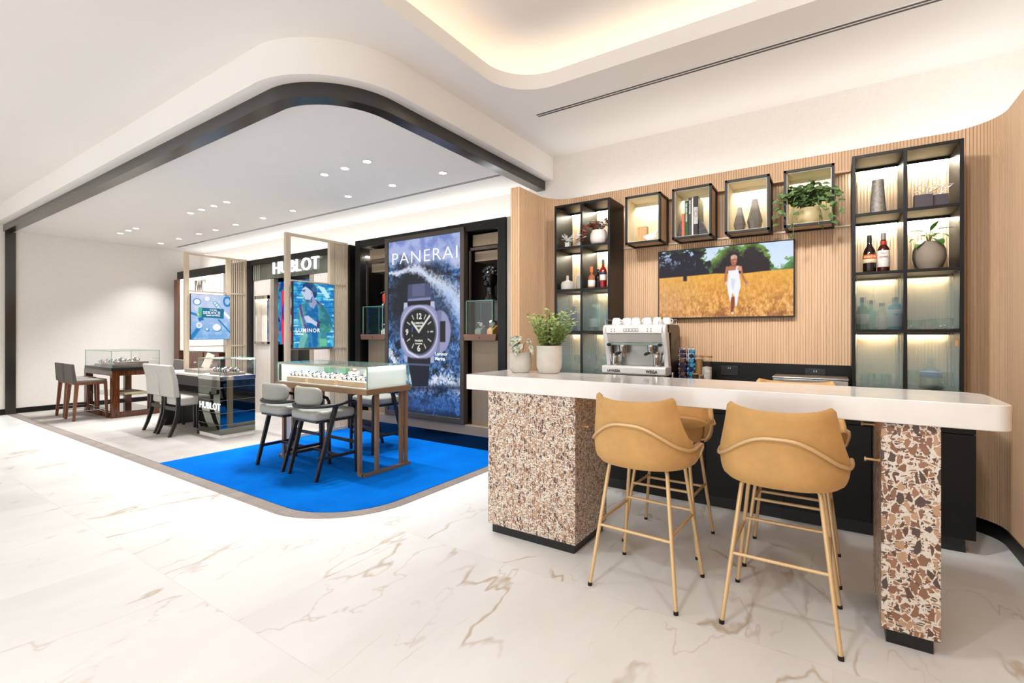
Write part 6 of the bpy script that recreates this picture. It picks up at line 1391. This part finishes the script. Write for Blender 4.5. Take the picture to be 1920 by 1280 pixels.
watch(2, -4.45, 3.50, 0.97, 0, 'watch on a raised white block at the back of the lit display table', s=1.2); o = MB().box(-0.05, 0.05, -0.04, 0.04, 0, 0.106).obj('display_block', PILLOW, bev=0.002); o.location = (-4.45, 3.50, 0.863); tag(o, 'white display block under a single watch in the lit display table', 'display block')

# ------------------------------------------------------------------ black counter stools with grey upholstery
GLEA = mat('grey_leather', (150, 150, 142), 0.45, var=0.03); BKW = dark_wood('black_oak', (16, 14, 13), (36, 32, 30), 0.4)
def make_counter_stool():
    t = thing('counter_stool', '', 'counter stool')
    for sx in (-1, 1):
        MB().bar((sx * 0.235, -0.225, 0.0), (sx * 0.262, -0.03, 0.70), 0.030, 0.032, 0.030, 0.046).obj('leg', BKW, t, bev=0.004)
        MB().bar((sx * 0.235, 0.215, 0.0), (sx * 0.235, 0.205, 0.58), 0.028, 0.030, 0.030, 0.032).obj('leg', BKW, t, bev=0.004)
        b = MB(); b.bar((sx * 0.222, -0.20, 0.20), (sx * 0.222, 0.20, 0.20), 0.02, 0.028, up=(0, 0, 1)); b.obj('side_stretcher', BKW, t, bev=0.003)
    b = MB(); b.bar((-0.215, 0.03, 0.20), (0.215, 0.03, 0.20), 0.02, 0.028, up=(0, 0, 1)); b.obj('cross_stretcher', BKW, t, bev=0.003)
    b = MB(); b.bar((-0.215, 0.205, 0.30), (0.215, 0.205, 0.30), 0.024, 0.03, up=(0, 0, 1)); b.obj('footrest', BKW, t, bev=0.003)
    b = MB(); b.prism([(-0.2, -0.2), (0.2, -0.2), (0.22, 0.2), (-0.22, 0.2)], 0.535, 0.560); b.obj('seat_frame', BKW, t, bev=0.004)
    MB().prism([(-0.225, -0.19), (-0.18, -0.235), (0.18, -0.235), (0.225, -0.19), (0.235, 0.19), (0.20, 0.225), (-0.20, 0.225), (-0.235, 0.19)], 0.560, 0.645).obj('seat', GLEA, t, bev=0.03, bseg=4)
    pts = []
    for i in range(25):
        a = R(-180 + 180 * i / 24); pts.append((0.275 * math.cos(a), 0.235 * math.sin(a) - 0.03, 0.70 - 0.012 * math.sin(-a)))
    e = [(0.274, 0.08, 0.715), (0.266, 0.165, 0.715), (0.254, 0.20, 0.70), (0.244, 0.215, 0.66), (0.236, 0.212, 0.57)]
    pts = [(-x, y, z) for x, y, z in reversed(e)] + pts + e
    MB().tube(pts, 0.0165, 10, flat=1.0).obj('arm_rail', BKW, t, smooth=80)
    def back(u, w):     # curved pad, u across, w around its section
        tt = math.sin(PI * (u - 0.5)); a = R(-90 + tt * 60); R0 = 0.235; s = 2 * PI * w
        th = 0.032 * math.cos(s); z = 0.785 + 0.092 * math.copysign(abs(math.sin(s)) ** 0.55, math.sin(s))
        e = max(0.02, 1 - abs(tt) ** 6) ** 0.33; z = 0.785 + (z - 0.785) * e; th *= e
        rr = R0 - 0.02 + th; return (rr * math.cos(a) * 1.02, rr * math.sin(a) - 0.02 - 0.04 * (z - 0.785), z)
    b = MB(); b.grid(lambda i, j: back(i, j), 21, 21); n0 = 21
    b.f.append(tuple(range(20, -1, -1))); b.mi.append(0); b.f.append(tuple(range(20 * 21, 20 * 21 + 21))); b.mi.append(0)
    b.obj('backrest', GLEA, t, smooth=70)
    return t
cs = make_counter_stool(); GCS = 'black counter stools around the lit display table'
for i, (x, y, rz, lab) in enumerate(((-4.82, 2.965, 0, 'left one of the two black and grey counter stools before the lit display table'), (-4.225, 2.955, -3, 'right one of the two black and grey counter stools before the lit display table'), (-4.56, 3.93, 172, 'black and grey counter stool on the far side of the lit display table'))):
    o = cs if i == 0 else dup(cs); o.location = (x, y, 0.008); o.rotation_euler = (0, 0, R(rz)); o['label'] = lab; o['group'] = GCS

# ------------------------------------------------------------------ mirrored cabinet and dark desk
MIR = mat('smoked_mirror', (118, 120, 114), 0.02, 1.0, var=0.0)
t = thing('mirrored_cabinet', 'mirrored display cabinet with a glass top case, reflecting the blue carpet', 'cabinet', (-6.99, 3.36, 0.008)); x0, x1, y0, y1 = -7.29, -6.69, 3.135, 3.60
MB(t).box(x0 + 0.01, x1 - 0.01, y0 + 0.01, y1 - 0.01, 0.008, 0.055).obj('plinth', mat('white_plinth', (236, 232, 226), 0.4), t)  # plain off-white plinth
zz = [0.055, 0.185, 0.34, 0.51, 0.68, 0.775]
for a, c in zip(zz, zz[1:]): MB(t).box(x0, x1, y0, y1, a + 0.0015, c - 0.0015).obj('mirror_panel', MIR, t, bev=0.003)
MB(t).box(x0 + 0.004, x1 - 0.004, y0 + 0.004, y1 - 0.004, 0.06, 0.775).obj('core', STEEL, t)
MB(t).box(x0 - 0.004, x1 + 0.004, y0 - 0.004, y1 + 0.004, 0.775, 0.825).obj('top_band', CHROME, t, bev=0.002); MB(t).box(x0 + 0.02, x1 - 0.02, y0 + 0.02, y1 - 0.02, 0.825, 0.829).obj('display_floor', PILLOW, t)
glass_case(t, x0, x1, y0, y1, 0.83, 1.062); MB(t).box(x0 + 0.05, x1 - 0.04, y1 - 0.05, y1 - 0.03, 1.035, 1.05).obj('light_strip', emis('case_light_soft', (236, 248, 255), 25), t)
text_mesh('HUBLOT', 0.125, 0.004, facing_front(x0 + 0.035, y0 - 0.003, 0.385), HB, 'sign_lettering', t, bold=0.001, sx=1.15, space=1.06)
tr = thing('display_tray', 'dark display tray inside the glass case of the mirrored cabinet', 'tray', (-6.98, 3.36, 0.83)); MB(tr).box(-7.16, -6.75, 3.22, 3.50, 0.83, 0.865).obj('body', GRWOOD, tr, bev=0.003)
for k in range(6):
    for q in range(2): watch(k * 3 + q, -7.12 + 0.066 * k, 3.28 + 0.13 * q, 0.866, 0, 'watch on a white pillow inside the glass case of the mirrored cabinet', 'watches in the mirrored cabinet')
t = thing('consultation_desk', 'dark wood desk with a white top joining the mirrored cabinet', 'desk', (-7.9, 3.4, 0.008))
MB(t).box(-8.52, -7.295, 3.135, 3.72, 0.80, 0.828).obj('desktop', mat('ivory_leather', (226, 218, 206), 0.5), t, bev=0.003); b = MB(t); b.box(-8.50, -7.30, 3.15, 3.70, 0.66, 0.80); b.obj('apron', WENGE, t)
for x in (-8.43, -7.327): MB(t).box(x - 0.026, x + 0.026, 3.16, 3.69, 0.06, 0.66).obj('leg', WENGE, t); MB(t).box(x - 0.03, x + 0.03, 3.145, 3.70, 0.008, 0.06).obj('foot', WENGE, t)
t = thing('watch_tray', 'dark tray with an upright cream lid on the white desk top', 'tray', (-7.72, 3.40, 0.829)); MB(t).box(-7.98, -7.46, 3.24, 3.52, 0.829, 0.875).obj('base', GRWOOD, t, bev=0.003); MB(t).bar((-7.86, 3.47, 0.876), (-7.82, 3.54, 1.09), 0.21, 0.012, up=(0, 1, 0)).obj('lid', mat('cream_suede', (216, 204, 186), 0.8), t)
# pale dining chairs at the desk
def make_chair():
    t = thing('chair', '', 'chair'); LE = mat('oatmeal_fabric', (188, 184, 176), 0.85, bump=0.1)
    for sx in (-1, 1):
        b = MB(); P = [(sx * 0.20, -0.195, 0.56), (sx * 0.20, -0.19, 0.45), (sx * 0.20, -0.205, 0.28), (sx * 0.20, -0.25, 0.12), (sx * 0.20, -0.30, 0.0)]
        hw = [0.022, 0.024, 0.023, 0.020, 0.017]
        b.prism([(p[1] - w, p[2]) for p, w in zip(P, hw)] + [(p[1] + w, p[2]) for p, w in reversed(list(zip(P, hw)))], sx * 0.19 - 0.018, sx * 0.19 + 0.018, 'x')
        b.obj('leg', BKW, t); MB().bar((sx * 0.185, 0.21, 0.0), (sx * 0.185, 0.21, 0.42), 0.03, 0.03, 0.042, 0.042).obj('leg', BKW, t)
    b = MB(); b.bar((-0.18, -0.205, 0.36), (0.18, -0.205, 0.36), 0.05, 0.024, up=(0, 1, 0)); b.obj('rail', BKW, t)
    MB().box(-0.21, 0.21, -0.19, 0.24, 0.40, 0.52).obj('seat', LE, t, bev=0.025, bseg=3)
    b = MB(); b.prism([(-0.215, 0.52), (-0.18, 0.52), (-0.205, 0.75), (-0.255, 0.94), (-0.275, 0.96), (-0.30, 0.955), (-0.31, 0.94), (-0.265, 0.74), (-0.255, 0.52)], -0.212, 0.212, 'x'); b.obj('backrest', LE, t, bev=0.012, bseg=3)
    return t
ch = make_chair(); 
for i, (x, y, rz, lab) in enumerate(((-7.572, 3.12, 0, 'right of the two pale upholstered chairs at the dark desk, next to the mirrored cabinet'), (-8.06, 3.13, 0, 'left of the two pale upholstered chairs at the dark desk'))):
    o = ch if i == 0 else dup(ch); o.location = (x, y, 0.008); o.rotation_euler = (0, 0, R(rz)); o['label'] = lab; o['group'] = 'pale chairs at the dark desk'

# ------------------------------------------------------------------ far striped-wood table with glass case
t = thing('display_table', 'dark striped wood table carrying a glass case, near the left wall', 'table', (-10.45, 3.25, 0.008)); x0, x1, y0, y1 = -11.15, -9.80, 2.93, 3.60
MB(t).box(x0, x1, y0, y1, 0.70, 0.785).obj('tabletop', MACASSAR, t, bev=0.003)
for x in (x0, x1 - 0.10):
    for y in (y0, y1 - 0.10): MB(t).box(x, x + 0.10, y, y + 0.10, 0.008, 0.70).obj('leg', MACASSAR, t)
b = MB(t); b.box(x0 + 0.10, x1 - 0.10, y0 + 0.005, y0 + 0.06, 0.008, 0.09); b.box(x0 + 0.10, x1 - 0.10, y1 - 0.06, y1 - 0.005, 0.008, 0.09); b.box(x1 - 0.06, x1 - 0.005, y0 + 0.1, y1 - 0.1, 0.008, 0.09); b.box(x0 + 0.005, x0 + 0.06, y0 + 0.1, y1 - 0.1, 0.008, 0.09); b.obj('base_rail', MACASSAR, t)
MB(t).box(x0 + 0.05, x1 - 0.05, y0 + 0.05, y1 - 0.05, 0.09, 0.10).obj('mirror_shelf', MIR, t)
b = MB(t); b.box(x0 + 0.03, x1 - 0.03, y0 + 0.03, y1 - 0.03, 0.36, 0.372); b.obj('glass_shelf', glass('shelf_glass', (0.85, 0.95, 0.9)), t)
o = MB().box(-0.30, 0.30, -0.16, 0.16, 0, 0.03).obj('document_folder', mat('beige_folder', (190, 172, 140), 0.7), bev=0.003); o.location = (-10.15, 3.27, 0.373); tag(o, 'beige flat folder on the glass shelf under the striped wood table', 'folder')
t = thing('glass_display_case', 'glass case on a black base with pale watch trays on the striped wood table', 'display case', (-10.45, 3.27, 0.786)); MB(t).box(x0 + 0.10, x1 + 0.02, y0 - 0.02, y1 + 0.0, 0.786, 0.835).obj('base', BLK2, t, bev=0.003); glass_case(t, x0 + 0.11, x1 + 0.01, y0 - 0.01, y1 - 0.01, 0.836, 1.11)
for i, (a, c, z, lab) in enumerate(((-10.95, -10.62, 0.836, 'low dark tray at the left in the glass case on the striped table'), (-10.58, -10.05, 0.836, 'wide dark tray in the middle of the glass case on the striped table'), (-10.02, -9.84, 0.836, 'tall dark tray at the right in the glass case on the striped table'))):
    tr = thing('display_tray', lab, 'tray', ((a + c) / 2, 3.2, z)); h = (0.03, 0.05, 0.09)[i]; MB(tr).box(a, c, 3.02, 3.45, z, z + h).obj('body', GRWOOD, tr, bev=0.003)
    for k in range((3, 5, 2)[i]):
        for q in range(2): watch(k + 2 * q + i + 2, a + 0.05 + (c - a - 0.1) * k / ((3, 5, 2)[i] - 1), 3.10 + 0.2 * q, z + h + 0.001, 0, 'watch on a white pillow in the glass case on the striped wood table', 'watches on the striped wood table', 1.1)
def make_wood_stool():
    t = thing('counter_stool', '', 'counter stool'); GF = mat('charcoal_fabric', (92, 86, 82), 0.85)
    for sx in (-1, 1):
        MB().bar((sx * 0.20, -0.215, 0.0), (sx * 0.175, -0.17, 0.60), 0.03, 0.034, 0.04, 0.05).obj('leg', WALNUT, t); MB().bar((sx * 0.20, 0.205, 0.0), (sx * 0.18, 0.19, 0.60), 0.03, 0.03, 0.04, 0.04).obj('leg', WALNUT, t)
    b = MB(); b.box(-0.195, 0.195, -0.19, 0.21, 0.565, 0.605); b.obj('seat_frame', WALNUT, t, bev=0.003); MB().box(-0.20, 0.20, -0.18, 0.21, 0.605, 0.645).obj('seat', mat('taupe_leather', (128, 118, 110), 0.5), t, bev=0.012)
    b = MB(); b.prism([(-0.17, 0.60), (-0.205, 0.90), (-0.245, 0.905), (-0.225, 0.60)], -0.195, 0.195, 'x'); b.obj('backrest', GF, t, bev=0.01)
    b = MB(); b.tube([(-0.19, 0.20, 0.15), (0.19, 0.20, 0.15)], 0.008, 8); b.obj('footrest', CHROME, t); 
    for sx in (-1, 1): MB().tube([(sx * 0.19, -0.205, 0.15), (sx * 0.19, 0.20, 0.15)], 0.006, 8).obj('footrest', CHROME, t)
    return t
ws = make_wood_stool(); 
for i, (x, y, rz, lab) in enumerate(((-10.74, 2.73, 0, 'left of the two walnut stools with charcoal backs in front of the striped table'), (-10.18, 2.71, 0, 'right of the two walnut stools with charcoal backs in front of the striped table'), (-10.25, 3.86, 180, 'walnut stool with a charcoal back on the far side of the striped table'))):
    o = ws if i == 0 else dup(ws); o.location = (x, y, 0.008); o.rotation_euler = (0, 0, R(rz)); o['label'] = lab; o['group'] = 'walnut stools at the striped wood table'
# ------------------------------------------------------------------ recessed downlights of the boutique ceiling
DL = [(-7.954, 3.315), (-7.605, 3.315), (-7.237, 3.315), (-6.885, 3.315), (-10.588, 3.28), (-10.2, 3.28), (-9.88, 3.28), (-11.09, 4.09), (-10.285, 4.09), (-9.48, 4.09), (-8.88, 4.09), (-8.18, 4.08), (-7.36, 4.08), (-6.56, 4.08), (-5.28, 4.06), (-4.44, 4.055), (-3.63, 4.055), (-4.78, 3.355), (-4.42, 3.355), (-4.05, 3.35)]
LENS = emis('downlight_lens', (255, 246, 234), 14)
d0 = thing('downlight', 'small round recessed downlight in the lower boutique ceiling', 'ceiling light', (0, 0, ZB), group='downlights in the boutique ceiling')
MB().lathe([(0.040, -0.001), (0.056, -0.001), (0.058, -0.004), (0.040, -0.004), (0.040, -0.001)], seg=24, cap=False).obj('trim_ring', WHT, d0)
MB().lathe([(0, -0.002), (0.041, -0.002), (0.041, -0.003), (0, -0.003)], seg=24).obj('lens', LENS, d0)
def lamp(kind, name, loc, energy, color=(0.98, 0.99, 1.0), rot=(0, 0, 0), **kw):
    l = bpy.data.lights.new(name, kind); l.energy = energy; l.color = color
    for k, v in kw.items(): setattr(l, k, v)
    o = bpy.data.objects.new(name, l); C.objects.link(o); o.location = loc; o.rotation_euler = rot; return o
for i, (x, y) in enumerate(DL):
    o = d0 if i == 0 else dup(d0); o.location = (x, y, ZB)
    lamp('SPOT', 'downlight_lamp', (x, y, ZB - 0.02), 115 if x < -9 else 82, spot_size=R(95), spot_blend=0.7, shadow_soft_size=0.05)
# ceiling lamps of the open hall around the viewer and over the bar
for x, y, e in ((-1.0, 0.4, 70), (0.9, 0.6, 60), (-3.6, 0.3, 66), (-6.5, -0.6, 62), (-9.5, -0.8, 72), (-1.2, -1.6, 60), (1.4, -1.6, 60)):
    lamp('SPOT', 'hall_lamp', (x, y, 3.45), e * 0.85, spot_size=R(130), spot_blend=0.6, shadow_soft_size=0.09)
# unseen fill spots, added to brighten the oak bar wall
for x in (-1.9, -0.9, 0.1): lamp('SPOT', 'wall_fill_spot', (x, 1.9, 3.45), 102, rot=(R(52), 0, 0), spot_size=R(74), spot_blend=1.0, shadow_soft_size=0.12)
lamp('SPOT', 'wall_fill_spot', (-1.2, 1.6, 3.45), 185, rot=(R(61), 0, R(-42)), spot_size=R(74), spot_blend=1.0, shadow_soft_size=0.12)  # added fill aimed at the right-hand oak wall
lamp('SPOT', 'wall_fill_spot', (-0.4, 2.6, 3.45), 130, rot=(R(52), 0, R(55)), spot_size=R(64), spot_blend=1.0, shadow_soft_size=0.12)  # added fill aimed at the oak wing on the left
# light coves
def cove(name, x0, x1, y, z, e, w=0.06, color=(1, 0.97, 0.93)):
    lamp('AREA', name, ((x0 + x1) / 2, y, z), e, color, (PI, 0, 0), shape='RECTANGLE', size=x1 - x0, size_y=w)
cove('bar_cove', -2.5, 1.4, 4.93, 2.80, 6.5, color=(0.98, 0.99, 1.0))
cove('boutique_cove', -11.6, -3.0, 4.98, 2.78, 18, color=(0.98, 0.99, 1.0))
W = bpy.data.worlds.new('World'); SC.world = W; W.use_nodes = True
W.node_tree.nodes['Background'].inputs[0].default_value = (0.93, 0.965, 1.0, 1); W.node_tree.nodes['Background'].inputs[1].default_value = 1.75
# ------------------------------------------------------------------ camera
cd = bpy.data.cameras.new('Camera'); cam = bpy.data.objects.new('Camera', cd); C.objects.link(cam)
cam.location = (0, 0, 1.385); cam.rotation_euler = (R(90), 0, R(33.66)); cd.sensor_width = 36; cd.sensor_fit = 'HORIZONTAL'; cd.lens = 903.2 / 1920 * 36
cd.shift_y = -13.5 / 1920; cd.clip_start = 0.05
SC.camera = cam
SC.view_settings.view_transform = 'Standard'; SC.view_settings.look = 'None'; SC.view_settings.gamma = 1.0; SC.view_settings.use_curve_mapping = False
SC.view_settings.exposure = 0.25
SC.cycles.max_bounces = 10; SC.cycles.transparent_max_bounces = 24; SC.cycles.transmission_bounces = 8
SC.cycles.caustics_reflective = False; SC.cycles.caustics_refractive = False
SC.cycles.use_denoising = True; SC.cycles.sample_clamp_indirect = 6.0
